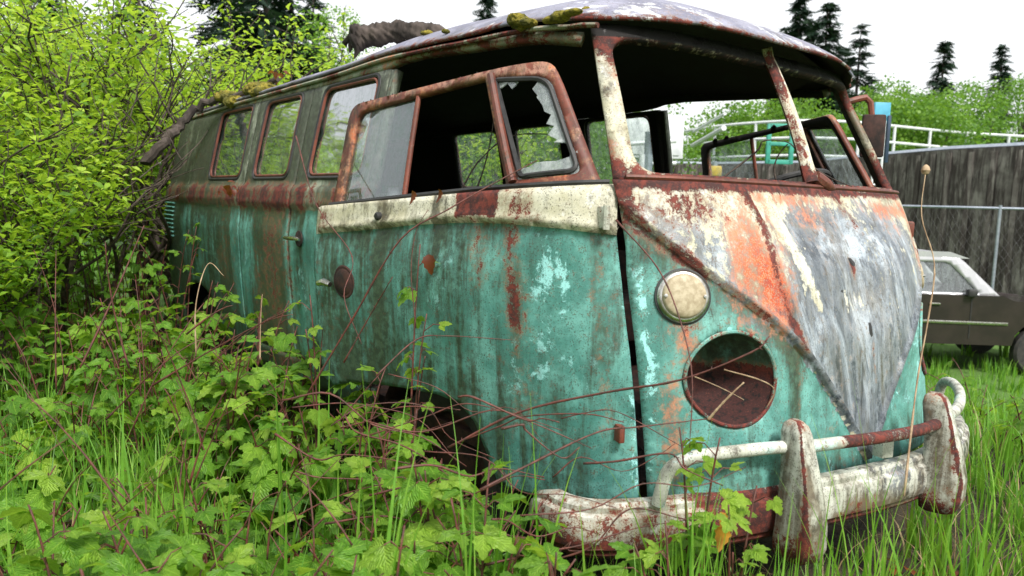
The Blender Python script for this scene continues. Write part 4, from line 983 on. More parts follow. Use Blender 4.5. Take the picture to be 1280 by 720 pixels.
grass(mg, *gscatter(2500, -5, -.5, -3.2, -1.0, .25, .55, .002, .004, clump=9))
grass(mg, *gscatter(14000, -6, 5, .95, 9.5, .14, .34, .004, .009, clump=7), seg=3)
grass(mg, *gscatter(9000, -16, 8, 9.5, 24, .15, .35, .012, .026, clump=7), seg=2)
grass(mg, *gscatter(5000, -14, -3.6, -7, 3, .2, .5, .006, .012, clump=7), seg=3)
tag(mg.build('grass', M['grass'], angle=None), label='long bright green meadow grass around the bus', cat='grass', kind='stuff')
mg = MB(); grass(mg, *gscatter(2200, -1, 2.5, -2.4, 1.8, .12, .38, .001, .0024, (.4, 1.6), clump=4)); tag(mg.build('dry_grass', M['straw'], angle=None), label='dry straw coloured grass among the green', cat='dry grass', kind='stuff')
SPOTR = []
# single tall blades in front of the bus
def tall_tuft(u, v, d, n, h, label, name='grass_tuft', mat='grass', w=.0062):
    p = at(u, v, d); g = float(ground_z(p[0], p[1])); root = None; mb = MB()
    P = np.stack([p[0] + RNG.normal(0, .018, n), p[1] + RNG.normal(0, .018, n), np.full(n, g - .01)], 1)
    grass(mb, P, (p[2] - g) * U01(.55, 1.05, n) * h, U01(w * .7, w * 1.1, n), U01(.05, .5, n), U01(.35, 1, n), 8)
    return tag(mb.build(name, M[mat], angle=None), label, 'grass tuft', 'tall grass tufts in front of the bus')
for i in range(40):
    u = rs.uniform(820, 1300); v = rs.uniform(560, 700); d = rs.uniform(1.05, 1.6); p = at(u, v, d)
    if not IN_BUS(p[0] - .06, p[1]): SPOTR.append((u, v, d, rs.randint(6, 11)))
for i in range(44):
    u = rs.uniform(-40, 640); v = rs.uniform(400, 680); d = rs.uniform(1.3, 2.3); p = at(u, v, d)
    if not IN_BUS(p[0], p[1] + .15): SPOTR.append((u, v, d, rs.randint(3, 6)))
LT = 'tall upright grass tuft standing before the bus'
for (u, v, d, n) in ((612, 500, 1.5, 5), (660, 450, 1.55, 4), (690, 470, 1.45, 4), (560, 600, 1.35, 7), (742, 560, 1.5, 6), (868, 470, 1.55, 7), (878, 540, 1.45, 8), (800, 600, 1.4, 7), (935, 640, 1.35, 8), (1000, 640, 1.3, 7),
                     (1060, 600, 1.45, 7), (1100, 480, 1.5, 5), (1125, 440, 1.55, 4), (1150, 600, 1.5, 10), (1190, 540, 1.6, 9), (1240, 520, 1.7, 9), (420, 560, 1.8, 6), (195, 330, 2.3, 5), (190, 560, 1.5, 6), (410, 370, 2.3, 5), (60, 560, 1.5, 8), (455, 640, 1.35, 7), (340, 640, 1.4, 6), (1080, 690, 1.2, 9)) + tuple(SPOTR):
    tall_tuft(u, v, d, n, 1.0, LT)

# ---------------- canes (leafless bramble stems)
def cane(pts, r=.003, label=None, group=None, thorns=True, mat='cane', n=26, name='bramble_cane', cat='bramble stem'):
    c = bezier(pts, n); mb = MB(); mb.tube(c, np.linspace(r, r * .45, len(c)) * (1 + .25 * RNG.uniform(-1, 1, len(c))), 6)
    if thorns:
        T = np.gradient(c, axis=0); L = np.linalg.norm(c[-1] - c[0]); m_ = int(L / .03)
        for i in range(m_):
            j = rs.randrange(1, len(c) - 1); t_ = T[j] / (np.linalg.norm(T[j]) + 1e-9); v = np.cross(t_, RNG.standard_normal(3)); v /= np.linalg.norm(v) + 1e-9
            mb.tube([c[j], c[j] + v * r * 2.2 + t_ * r], [r * .5, r * .1], 4, caps=False)
    return tag(mb.build(name, M[mat], angle=None), label, cat, group)
A3 = lambda *L: [at(*q) for q in L]
cane(A3((380, 500, 2.1), (440, 400, 2.05), (500, 300, 2.0), (560, 262, 2.0), (612, 232, 2.02), (672, 200, 2.05)), .0032, 'long red brown bramble cane crossing the open cab door up to its window')
cane(A3((520, 410, 2.0), (514, 340, 2.0), (520, 290, 2.0), (535, 262, 2.0)), .0018, 'thin twig carrying a dead red leaf before the cab door')
cane(A3((370, 170, 2.6), (395, 255, 2.4), (440, 320, 2.3), (430, 370, 2.2), (452, 430, 2.1)), .0024, 'thin red cane arching down in front of the cargo door')
cane(A3((470, 470, 1.9), (520, 425, 1.95), (560, 420, 1.95), (640, 425, 1.95)), .0022, 'thorny cane lying level across the teal door')
cane(A3((560, 560, 1.8), (650, 515, 1.75), (760, 490, 1.68), (850, 475, 1.6), (940, 440, 1.55), (962, 420, 1.55)), .0034, 'thorny cane reaching across the headlight hole')
cane(A3((905, 462, 1.56), (950, 475, 1.56), (968, 488, 1.57), (958, 510, 1.58)), .0016, 'thin forked twig tip hanging in front of the headlight hole', thorns=False, mat='drytwig')
cane(A3((866, 470, 1.66), (905, 485, 1.62), (930, 500, 1.6)), .0014, 'fine pale twig curling inside the headlight hole', thorns=False, mat='drytwig')
cane(A3((885, 525, 1.62), (905, 500, 1.6), (930, 478, 1.6)), .0034, 'stout lichen covered twig end lying in the headlight hole', thorns=False, mat='drytwig')
cane(A3((770, 275, 1.78), (822, 335, 1.7), (850, 400, 1.62), (865, 470, 1.58), (862, 560, 1.55)), .0022, 'thin pale red cane hanging down over the round turn signal')
cane(A3((1130, 620, 1.6), (1146, 480, 1.7), (1160, 400, 1.75), (1168, 330, 1.8), (1152, 270, 1.85), (1157, 215, 1.9)), .0024, 'tall dry stalk at the right edge of the bus', thorns=False, mat='drytwig', name='dry_stalk', cat='dry stalk')
cane(A3((100, 460, 2.0), (140, 380, 2.05), (180, 282, 2.1)), .0030, 'straight dry reddish stalk leaning in the weeds at left', thorns=False, mat='cane', name='dry_stalk', cat='dry stalk')
cane(A3((245, 445, 2.3), (245, 380, 2.3), (260, 330, 2.35), (280, 345, 2.35)), .0024, 'pale dead stalk standing before the rear side panel', thorns=False, mat='drytwig', name='dry_stalk', cat='dry stalk')
cane(A3((325, 450, 2.3), (325, 400, 2.3), (328, 368, 2.3)), .0022, 'short straight dead stalk before the cargo door', thorns=False, mat='drytwig', name='dry_stalk', cat='dry stalk')
# dark red seed head on the dry stalk and the dead leaf on the twig
p = at(1157, 213, 1.9); mb = MB(); mb.lathe([(0, -.012), (.008, -.008), (.011, 0), (.008, .009), (.003, .014), (0, .015)], p, (0, 0, 1), 10); tag(mb.build('seed_head', M['drytwig']), 'round dry seed head topping the tall stalk at right', 'seed head')
for (u, v, d, s, ti, lb) in ((536, 318, 1.98, .050, .05, 'curled dark red dead leaf hanging before the teal door'), (515, 238, 2.05, .035, .2, 'reddish ivy leaf lying on the cab door ledge'), (548, 236, 2.05, .035, .12, 'curled maroon leaf resting on the cab door ledge'), (905, 660, 1.5, .045, .95, 'yellow and black rotting leaf on the bumper'), (900, 640, 1.5, .035, .9, 'small yellow leaf speckled black above the bumper')):
    ml = MB(); scatter(ml, leaflet(8, .38, .12, .5, .5), np.array([at(u, v, d)]), np.array([U01(0, 6)]), np.array([-1.2]), np.array([.4]), np.array([s]), np.array([ti])); tag(ml.build('dead_leaf', M['deadleaf'], angle=None), lb, 'dead leaf')
# tangle in front of the door foot and wheel arch
for i in range(32):
    u = rs.uniform(430, 830); v = rs.uniform(500, 690); d = rs.uniform(1.5, 2.0) + (.25 if u < 560 else 0); L = rs.uniform(90, 260) ; sl = rs.uniform(-.55, .45)
    p0 = (u - L / 2, v + sl * L / 2 + rs.uniform(-15, 15), d + rs.uniform(-.1, .1)); p2 = (u + L / 2, v - sl * L / 2, d + rs.uniform(-.12, .08)); q_ = [tuple(np.array(p0) + (np.array(p2) - p0) * t_ + (rs.gauss(0, 9), rs.gauss(0, 9) - 26 * math.sin(3.14 * t_) * (i % 2), 0)) for t_ in (.25, .5, .75)]
    pts = A3(p0, *q_, p2)
    if any(IN_BUS(p[0], p[1]) for p in pts): pts = [p + np.array([.12, -.22, 0]) for p in pts]
    cane(pts, rs.uniform(.0014, .0030), 'thin leafless red bramble cane in the tangle below the open cab door', 'bare bramble canes tangled below the cab door', n=20)
for i in range(56):
    u = rs.uniform(20, 500); v = rs.uniform(380, 690); d = rs.uniform(1.5, 3.0) if v < 560 else rs.uniform(1.3, 2.0); a = rs.uniform(.3, 2.4); L = rs.uniform(60, 200)
    p0 = (u - math.cos(a) * L / 2, v + math.sin(a) * L / 2, d); p2 = (u + math.cos(a) * L / 2, v - math.sin(a) * L / 2, d + rs.uniform(-.1, .1))
    pts = A3(p0, (u + rs.uniform(-15, 15), v - rs.uniform(0, 25), d), p2)
    if any(IN_BUS(p[0], p[1]) for p in pts): continue
    cane(pts, rs.uniform(.0014, .0028), 'thin bare bramble cane threading through the leafy undergrowth at left', 'bare bramble canes in the undergrowth at left', n=12)
# twigs growing through the cab
for L_, lb in (([(575, 240, 2.6), (600, 200, 2.6), (640, 170, 2.65), (700, 168, 2.7)], 'bare twig arching inside the cab behind the broken vent window'), ([(596, 235, 2.7), (615, 190, 2.7), (620, 120, 2.7)], 'upright bare twig inside the cab'),
               ([(900, 225, 2.5), (945, 190, 2.5), (955, 176, 2.5), (985, 178, 2.5), (1000, 195, 2.5)], 'looped bare twig seen through the windscreen opening'), ([(970, 225, 2.4), (962, 200, 2.4), (985, 180, 2.4)], 'short bare twig behind the windscreen sill'), ([(1005, 200, 2.45), (1030, 222, 2.4), (1065, 233, 2.35)], 'bare twig trailing over the right end of the windscreen sill')):
    cane(A3(*L_), .0035, lb, thorns=False, mat='twig')

def place(u, depth):
    p = at(u, 250, depth); return float(p[0]), float(p[1])
# ---------------- shrubs at the rear left
def branchy(mb, p, d, L, r, depth, tips, spread=.5, up=.12, seg=5, rnd=random):
    pts = [np.array(p, float)]; d = np.array(d, float)
    for i in range(seg):
        d = d + np.array([rnd.gauss(0, .13), rnd.gauss(0, .13), rnd.gauss(0, .09) + up * .25]); d /= np.linalg.norm(d); pts.append(pts[-1] + d * L / seg)
        if depth <= 1: tips.append((pts[-1], d))
    mb.tube(np.array(pts), np.linspace(r, r * .55, len(pts)), 6 if r > .008 else 4, caps=False)
    if depth > 0:
        for k in range(rnd.choice([3, 4])):
            j = rnd.randrange(2, len(pts)); a = rnd.uniform(0, 2 * math.pi); v = np.array([math.cos(a), math.sin(a), rnd.uniform(-.2, .6)]); nd = d * (1 - spread) + v * spread; nd /= np.linalg.norm(nd)
            branchy(mb, pts[j], nd, L * rnd.uniform(.55, .8), r * .55, depth - 1, tips, spread, up, seg, rnd)
def shrub(x, y, h, nst, size, label, group=None, per=6, leaf='shrubleaf', tpl=SIMPLE, depth=3, seed=0, spread=.5, name='leafy_shrub', avoid=None, tshift=0):
    rnd = random.Random(seed); z0 = float(ground_z(x, y)); root = empty(name, (x, y, z0), label=label, cat='shrub', group=group); mb = MB(); tips = []
    for k in range(nst):
        a = rnd.uniform(0, 2 * math.pi); branchy(mb, (.12 * math.cos(a), .12 * math.sin(a), -.05), (.35 * math.cos(a), .35 * math.sin(a), 1), h * .48, .010 * h, depth, tips, spread, rnd=rnd)
    T = np.array([t_[0] for t_ in tips]); P = np.repeat(T, per, 0) + RNG.normal(0, .05 * max(1, size / .05), (len(T) * per, 3))
    Wd = P + (x, y, z0); k = P[:, 2] > .1
    if avoid is not None: k &= ~avoid(Wd)
    P = P[k]; n = len(P); ml = MB()
    cl = fbm(P[:, 0] * 2.2 + seed, P[:, 2] * 2.2 + P[:, 1], 5)
    scatter(ml, tpl, P, U01(0, 6.28, n), U01(-.7, .6, n), U01(-.6, .6, n), size * U01(.5, 1.5, n), np.clip(U01(0, .8, n) + (cl - .5) * 1.8 + .1 + tshift, 0, 1))
    mb.build('branches', M['twig'], root, angle=None); ml.build('foliage', M[leaf], root, angle=None)
    return root
def avoid_bus(W):
    u, v, z = pix(W.reshape(-1, 3)) if False else (None, None, None)
    return (np.abs(W[:, 1]) < .98) & (W[:, 0] > -3.3) & (W[:, 0] < 1) & (W[:, 2] < 1.95)
def keep_left(W):     # the branches that would hang over the side windows have been bent back by the roof
    return avoid_bus(W) | ((W[:, 0] > -2.45 + .2 * (W[:, 2] - 1.7)) & (W[:, 1] > -1.25)) | (W[:, 0] > -1.6)
shrub(-3.0, -1.55, 2.0, 6, .042, 'bright green shrub pressing against the rear corner of the bus', seed=1, avoid=keep_left, per=5)
shrub(-3.7, -.9, 2.6, 6, .045, 'yellow green shrub rising behind the rear end of the bus', seed=2, avoid=keep_left, per=5, tshift=.1)
shrub(-3.4, -2.3, 2.3, 6, .045, 'broad light green shrub at the left edge, nearest to the rear wheel', seed=3, avoid=keep_left, per=5)
shrub(-4.6, -1.7, 3.0, 6, .05, 'tall light green shrub behind the ones at the rear corner', seed=4, avoid=avoid_bus, per=5, tshift=.15)
shrub(-4.4, -3.0, 2.8, 6, .05, 'leafy shrub farthest out at the left edge of the view', seed=5, avoid=avoid_bus, per=6)
shrub(-2.4, -2.2, 1.3, 4, .04, 'low twiggy shrub in front of the left edge thicket', seed=6, avoid=keep_left, per=5)
shrub(-4.9, .4, 1.9, 5, .05, 'shrub growing directly behind the tail of the bus', seed=7, avoid=avoid_bus, per=6, tshift=.1)
shrub(-6.3, -1.2, 3.2, 5, .07, 'tall green shrub in the thicket behind the bus', seed=8, per=4, leaf='treeleaf')
shrub(-7.0, -3.2, 3.4, 6, .07, 'tall green shrub at the back of the left thicket', seed=9, per=4, leaf='treeleaf')
shrub(-4.3, -.3, 2.5, 6, .05, 'high yellow green shrub standing over the tail of the bus', seed=12, avoid=keep_left, per=5, tshift=.15)
shrub(*place(462, 10.5), 3.6, 4, .07, 'light green sapling seen above the roof near the rotten log', seed=10, per=5, tshift=.25, spread=.4)
# long dark stems through the thicket
for i in range(16):
    x = rs.uniform(-3.6, -2.5); y = rs.uniform(-2.3, -1.1); h = rs.uniform(1.0, 2.3); a = rs.uniform(-1.2, 1.2)
    cane([(x, y, .0), (x + .15 * a, y + rs.uniform(-.2, .2), h * .6), (x + .55 * a, y + rs.uniform(-.4, .3), h)], rs.uniform(.004, .009), 'bare brown stem in the thicket at the rear of the bus', 'bare stems in the rear thicket', thorns=False, mat='twig', n=14, name='bare_stem', cat='stem')
# mossy branch lying along the rear roof edge
c = bezier(A3((180, 205, 4.0), (205, 178, 4.0), (225, 158, 4.05), (255, 130, 4.1), (300, 118, 4.0), (345, 100, 3.75)), 30); c += RNG.normal(0, .006, c.shape)
mb = MB(); mb.tube(c, np.interp(np.linspace(0, 1, len(c)), [0, .3, 1], [.030, .026, .014]), 10); tag(mb.build('fallen_branch', M['bark']), 'dark crooked branch lying along the rear roof edge', 'branch')
# rotten log on the roof
c = bezier(A3((438, 43, 3.05), (462, 40, 3.05), (500, 36, 3.05), (545, 38, 3.0), (560, 44, 3.0)), 30); r = np.interp(np.linspace(0, 1, len(c)), [0, .05, .3, .8, 1], [.028, .046, .043, .034, .014])
c = bezier(list(c[::3]), 90); r = np.interp(np.linspace(0, 1, len(c)), [0, .04, .3, .8, 1], [.030, .048, .043, .034, .014]) * (1 + .18 * (fbm(np.arange(len(c)) * .13, np.arange(len(c)) * 0, 77) - .5) * 2)
mb = MB(); mb.tube(c, r, 30); lg = mb.build('rotten_log', M['bark'], angle=None)
co = np.array([v.co[:] for v in lg.data.vertices]); cc = c[np.argmin(((co[:, None] - c[None]) ** 2).sum(2), axis=1)]; dv = co - cc
nn = fbm(co[:, 0] * 30, co[:, 2] * 90 + co[:, 1] * 60, 3); n3 = fbm(co[:, 0] * 120, co[:, 2] * 160 + co[:, 1] * 160, 5); co = cc + dv * (.55 + .60 * nn + .35 * n3)[:, None]; lg.data.vertices.foreach_set('co', co.ravel()); lg.data.update()
lg.location = (0, 0, -.014); tag(lg, 'short rotten log with a broken end resting on the bus roof', 'log')
for i, (u, v, d) in enumerate(((436, 40, 3.05), (440, 48, 3.05), (446, 55, 3.03))):
    mb = MB(); p = at(u, v, d); mb.tube([p + RNG.normal(0, .008, 3), p + RNG.normal(0, .012, 3) + (-.01, 0, -.02), p + (-.02, 0, -.04)], [.014, .012, .003], 7); mb.build('splinter', M['bark'], lg).matrix_parent_inverse = Matrix.Identity(4)
# moss cushions
def moss(u, v, d, rx, rz, label, sq=.55, k=3):
    p = roof_at(u, v); bm = bmesh.new(); V = []
    for i in range(k):
        o = np.array([(i - (k - 1) / 2) * rx * .9, 0, 0]) * (1 if k > 1 else 0)
        m4 = Matrix.Translation(Vector(p + o + RNG.normal(0, rz * .25, 3))) @ Matrix.Diagonal((rx * .75, rz * 1.1, rz * sq * U01(.8, 1.2), 1)).to_4x4()
        bmesh.ops.create_icosphere(bm, subdivisions=4, radius=1, matrix=m4)
    co = np.array([v.co[:] for v in bm.verts]); n = fbm(co[:, 0] * 60, co[:, 1] * 60 + co[:, 2] * 50, 8) - .5; n2 = fbm(co[:, 0] * 160, co[:, 1] * 160 + co[:, 2] * 150, 9) - .5
    for v, a, b in zip(bm.verts, n, n2): v.co += (v.co - Vector(p)).normalized() * (a * rz * .8 + b * rz * .45)
    me = bpy.data.meshes.new('moss_cushion'); bm.to_mesh(me); bm.free(); me.polygons.foreach_set('use_smooth', np.ones(len(me.polygons), bool))
    return tag(link('moss_cushion', me, [M['moss']]), label, 'moss')
moss(285, 118, 4.05, .10, .06, 'yellow green moss cushion on the rear roof edge, nearest the thicket', k=2); moss(318, 107, 3.85, .11, .065, 'long yellow green moss cushion on the rear roof edge behind the log', k=2)
moss(536, 40, 2.72, .028, .026, 'small round moss cushion beside the rotten log', k=1); moss(556, 43, 2.68, .016, .014, 'tiny moss dot to the right of the log', k=1); moss(498, 66, 2.85, .022, .016, 'flat moss tuft on the gutter below the log', k=1)
moss(659, 30, 2.32, .045, .030, 'big dark green moss clump on the roof edge above the cab door', k=2); moss(702, 18, 2.2, .045, .018, 'flat moss strip on the roof edge next to the bare pink patch', k=3); moss(732, 11, 2.15, .014, .010, 'little moss tuft at the roof edge above the windscreen pillar', k=1)
# reddish ivy leaves on the gutter and the belt line
for (u, v, d, lb) in ((345, 92, 3.7, 'cluster of red dead leaves on the roof edge above the second window'), (285, 236, 3.55, 'cluster of maroon ivy leaves on the belt line under the rear window')):
    k = 9; p = at(u, v, d); ml = MB(); scatter(ml, leaflet(5, .42, .1, .4, .4), p + RNG.normal(0, .022, (k, 3)) * (1.6, 1, .8), U01(0, 6.28, k), U01(-1.2, .3, k), U01(-.6, .6, k), U01(.02, .045, k), U01(0, .35, k)); tag(ml.build('dead_leaves', M['deadleaf'], angle=None), lb, 'dead leaves')

# ================================================================== background
def conifer(x, y, h, w, label, group=None, seed=0, sparse=1., zb=None):
    rnd = np.random.default_rng(seed); z0 = float(ground_z(x, y)) if zb is None else zb; root = empty('conifer_tree', (x, y, z0), label=label, cat='tree', group=group)
    mb = MB(); mb.tube([(0, 0, -1), (0, 0, h * .5), (0, 0, h)], [h * .018, h * .011, .02], 7); mb.build('trunk', M['bark'], root, angle=None)
    ml = MB(); P, Y, Pt, S, T = [], [], [], [], []
    nl = int(min(h * 2.6, 44) * 1.25 * sparse); bm = MB()
    for i in range(nl):
        t_ = (i + rnd.uniform(0, 1)) / nl; z = h * (.12 + .88 * t_); R_ = w * (1 - t_) ** .85 * rnd.uniform(.55, 1.1) + .12
        for b in range(rnd.integers(4, 8)):
            a = rnd.uniform(0, 2 * np.pi); L = R_ * rnd.uniform(.6, 1.1); e = np.array([np.cos(a) * L, np.sin(a) * L, -L * .28]); k = max(3, int(L / (h * .017)))
            bm.tube([(0, 0, z), np.array([0, 0, z]) + e], [.03, .008], 3, caps=False)
            for j in range(k):
                s = (j + .6) / k; q = np.array([0, 0, z]) + e * s + rnd.normal(0, .05 * w * .3, 3); P.append(q); Y.append(a - np.pi / 2 + rnd.uniform(-.9, .9)); Pt.append(rnd.uniform(-.8, .05)); S.append(h * rnd.uniform(.050, .085) * (1.1 - .5 * t_)); T.append(rnd.uniform(0, 1) * (.4 + .6 * s))
    P = np.array(P); n = len(P)
    scatter(ml, NEED, P, np.array(Y), np.array(Pt), rnd.uniform(-.7, .7, n), np.array(S), np.array(T))
    bm.build('branches', M['bark'], root, angle=None); ml.build('crown', M['needle'], root, angle=None)
    return root
def needle_tpl():   # a ragged fir spray
    V, F, U = [], [], []
    for i in range(5):
        y = i / 5; w = .28 * (1 - y) + .04
        for s in (-1, 1):
            b = len(V); V += [(0, y, 0), (s * w * 1.4, y + .16, -.05), (s * w * .5, y + .36, 0)]; U += [(0, 0)] * 3; F.append((b, b + 1, b + 2))
    return np.array(V, float), np.array(F), np.array(U, float)
NEED = needle_tpl()
def place(u, depth):
    p = at(u, 250, depth); return float(p[0]), float(p[1])
def htop(u, v, depth, x, y): return float(at(u, v, depth)[2] - ground_z(x, y))
for i, (u, v, d, w, lb) in enumerate(((335, -120, 24, 3.4, 'dark tall conifer behind the left thicket'), (365, -60, 26, 3.0, 'dark conifer right of the tallest one, above the rear windows'), (295, -90, 27, 3.6, 'dark conifer half hidden by the left thicket'), (392, -10, 30, 2.2, 'narrow dark conifer at the right edge of the dark group'),
                                      (984, 2, 62, 3.2, 'left of the two tall firs above the right end of the roof'), (1018, 12, 60, 4.4, 'right one of the two tall firs above the roof end'), (1060, 34, 66, 2.6, 'thin ragged fir between the tall pair and the right edge'), (1164, 54, 62, 3.0, 'lone slim fir standing over the trees at right'),
                                      (603, 0, 75, 3.0, 'distant bluish conifer top seen above the bus roof'), (1235, 60, 70, 2.6, 'far conifer beyond the right edge trees'), (60, -80, 26, 3.0, 'dark conifer rising behind the far left shrubs'), (180, -60, 28, 3.0, 'dark conifer behind the middle of the left thicket'))):
    x, y = place(u, d); conifer(x, y, htop(u, v, d, x, y), w, lb, seed=100 + i, sparse=.55 if 'ragged' in lb else 1.)
# deciduous trees
def decid(x, y, h, w, label, group, seed, n=2600, size=.24, zlow=.05, tsh=0):
    rnd = np.random.default_rng(seed); z0 = float(ground_z(x, y)); root = empty('broadleaf_tree', (x, y, z0), label=label, cat='tree', group=group)
    mb = MB(); lobes = []
    mb.tube([(0, 0, -1), (0, 0, h * .3), (rnd.normal(0, .1), 0, h * .75)], [h * .022, h * .016, h * .006], 7)
    for i in range(16):
        a = rnd.uniform(0, 6.28); zz = h * rnd.uniform(.18, .92); rr = w * rnd.uniform(.25, .85) * (1 - .55 * (zz / h)) ; c = np.array([np.cos(a) * rr, np.sin(a) * rr, zz]); lobes.append((c, w * rnd.uniform(.25, .45)))
        mb.tube([(0, 0, zz * .55), c * (.6, .6, .85), c], [h * .008, h * .005, .01], 4, caps=False)
    mb.build('trunk', M['bark'], root, angle=None)
    P = []
    for k in range(n):
        c, r = lobes[rnd.integers(len(lobes))]; v = rnd.standard_normal(3); v /= np.linalg.norm(v); P.append(c + v * r * rnd.uniform(.55, 1.15) * np.array([1, 1, .8]))
    P = np.array(P); P = P[P[:, 2] > zlow * h]; k = len(P); ml = MB(); cl = fbm(P[:, 0] * .9 + seed, P[:, 2] * .9, 3)
    scatter(ml, CLUMP, P, rnd.uniform(0, 6.28, k), rnd.uniform(-.9, .9, k), rnd.uniform(-.9, .9, k), size * rnd.uniform(.6, 1.3, k), np.clip(rnd.uniform(0, .7, k) + (cl - .5) + tsh, 0, 1))
    ml.build('crown', M['treeleaf'], root, angle=None); return root
def clump_tpl():
    rnd = np.random.default_rng(3); V, F, U = [], [], []
    for i in range(5):
        a = rnd.uniform(0, 6.28); c = rnd.normal(0, .3, 3); d = np.array([np.cos(a), np.sin(a), rnd.uniform(-.5, .5)]) * .38; s = np.cross(d, rnd.standard_normal(3)); s = s / np.linalg.norm(s) * .15; b = len(V)
        V += [c, c + d * .5 + s, c + d, c + d * .5 - s]; U += [(0, 0)] * 4; F.append((b, b + 1, b + 2, b + 3))
    return np.array(V), np.array(F), np.array(U, float)
CLUMP = clump_tpl()
rt = random.Random(21)
for i, (u, v, d) in enumerate([(1040, 130, 34), (1085, 112, 36), (1120, 105, 34), (1150, 112, 30), (1180, 105, 33), (1225, 100, 34), (1270, 95, 36), (990, 125, 34), (945, 120, 30), (900, 128, 28), (860, 130, 30), (1105, 128, 26), (1165, 128, 26), (1010, 140, 27)]):
    x, y = place(u, d); h = htop(u, v, d, x, y); decid(x, y, h, h * .42, 'fresh green broadleaf tree in the wood beyond the plant wall', 'green trees beyond the plant wall', 300 + i, n=2300, size=.30, tsh=.22)
for i, (u, v, d) in enumerate([(570, 118, 17), (640, 110, 19), (690, 115, 17), (760, 115, 20), (820, 118, 24), (520, 110, 18)]):
    x, y = place(u, d); h = htop(u, v, d, x, y); decid(x, y, h, h * .5, 'green broadleaf tree seen through the cab and far windows', 'green trees seen through the bus', 400 + i, n=1800, size=.24, tsh=.2)
for i, (u, v, d) in enumerate([(474, 0, 14), (60, 10, 13)]):
    x, y = place(u, d); h = htop(u, v, d, x, y); decid(x, y, h, h * .38, 'pale green young tree behind the tail of the bus', 'young trees behind the tail of the bus', 500 + i, n=2600, size=.13, tsh=.35)

# ---------------- retaining wall, fence, railing and plant parts
M['boards'] = (lambda: (lambda t: t.done((lambda co, cs: t.pbr(Base_Color=t.mix(t.step(t.noise(cs, 9, 8, .7, .8), .40, .62), (.045, .035, .032), t.mix(t.step(t.noise(co, 3, 5), .4, .65), (.13, .115, .105), (.26, .24, .22))), Roughness=.9, Normal=t.bump(t.noise(cs, 14, 6), .6, .02)))(t.coord(), t.coord((1, 1, .12)))))(NT('stained_wall')))()
M['whitepipe'] = simple('white_painted_pipe', (.72, .74, .76), (.55, .57, .60), .5, 6, bumps=.05)
M['galv'] = simple('galvanised_steel', (.42, .46, .52), (.30, .34, .40), .45, 20, .6, .1)
WP = [tuple(at(u, 250, d)[:2]) for (u, d) in ((1500, 11.5), (1300, 13.6), (1181, 15.2), (1095, 17.3), (1000, 21.), (880, 23.), (760, 23.))]
mb = MB(); V = []
Wl = resample(WP, .5, False)
for (x, y) in Wl: V += [(x, y, -1.6), (x, y, 2.42), (x - .12, y + .22, 2.42), (x - .12, y + .22, -1.2)]
k = len(Wl); mb.add(V, [(i * 4 + j, i * 4 + j + 1, i * 4 + j + 5, i * 4 + j + 4) for i in range(k - 1) for j in range(3)] + [(0, 3, 2, 1)])
wall = tag(mb.build('retaining_wall', M['boards'], angle=20), 'dark stained retaining wall behind the bus with vertical streaks', 'wall')
mb = MB()
for i in range(0, k - 1, 1):
    x, y = Wl[i]; mb.box((x + .02, y - .03, .45), (.045, .03, 1.9))
mb.build('wall_batten', M['boards'], wall)
cap = MB(); cap.tube([(x, y + .1, 2.44) for x, y in Wl], .06, 4); cap.build('wall_cap', M['galv'], wall)
# chain link fence in front of the wall
fz = empty('chain_link_fence', (.1, 6.1, -.7), label='low chain link fence with a pale top rail in front of the stained wall', cat='fence')
fp = resample([tuple(at(u, 250, d)[:2]) for (u, d) in ((1420, 11.8), (1200, 12.9), (1060, 14.2))], .06, False); o3 = np.array([.1, 6.1, -.7])
mb = MB(); tz = 1.27; mb.tube([np.array([x, y, tz]) - o3 for x, y in fp[::6]], .022, 8); mb.build('top_rail', M['galv'], fz)
for i in range(0, len(fp), 30):
    mb = MB(); mb.tube([np.array([fp[i][0], fp[i][1], -.9]) - o3, np.array([fp[i][0], fp[i][1], tz + .05]) - o3], .026, 8); mb.build('post', M['galv'], fz)
mb = MB(); N_ = len(fp); hgt = 1.7
for i in range(0, N_ - 17, 2):
    for s in (1, -1):
        a = i if s > 0 else i + 17
        j = i + 17 if s > 0 else i
        P = [np.array([fp[int(round(a + (j - a) * t_))][0], fp[int(round(a + (j - a) * t_))][1], tz - hgt + hgt * t_]) - o3 for t_ in np.linspace(0, 1, 5)]; mb.tube(P, .0018, 3, caps=False)
mb.build('wire_mesh', simple('dark_fence_wire', (.16, .16, .17), (.09, .08, .08), .7, 10), fz, smooth=False)
# white railing on the platform above the wall
rl = empty('platform_railing', (-6, 12.5, 1.8), label='white three bar railing curving along the platform above the wall', cat='railing'); o3 = np.array([-6, 12.5, 1.8])
RP = resample([tuple(CAM[:2] + (np.array(q) - CAM[:2]) * 1.5) for q in [(-13.5, 14.2), (-9.3, 12.3), (-7.8, 11.7), (-6.2, 11.75), (-5.5, 12.6), (-5.25, 13.8), (-4.8, 15.8), (-3.6, 18.2), (-1.5, 21)]], .35, False); RP = smooth_line(RP, 6)
for z in (3.77, 3.27, 2.75):
    mb = MB(); mb.tube([np.array([x, y, z]) - o3 for x, y in RP], .042, 8); mb.build('rail', M['whitepipe'], rl)
for i in range(0, len(RP), 5):
    x, y = RP[i]; mb = MB(); mb.tube([np.array([x, y, 2.1]) - o3, np.array([x, y, 3.77]) - o3], .045, 8); mb.build('post', M['whitepipe'], rl)
mb = MB(); V = []
for (x, y) in RP: V += [(x, y, 2.15), (x, y, 2.40), (x - .3, y + .5, 2.40), (x - .3, y + .5, 2.15)]
mb.add(np.array(V) - o3, [(i * 4 + j, i * 4 + (j + 1) % 4, i * 4 + (j + 1) % 4 + 4, i * 4 + j + 4) for i in range(len(RP) - 1) for j in range(4)]); mb.build('toe_board', M['galv'], rl)
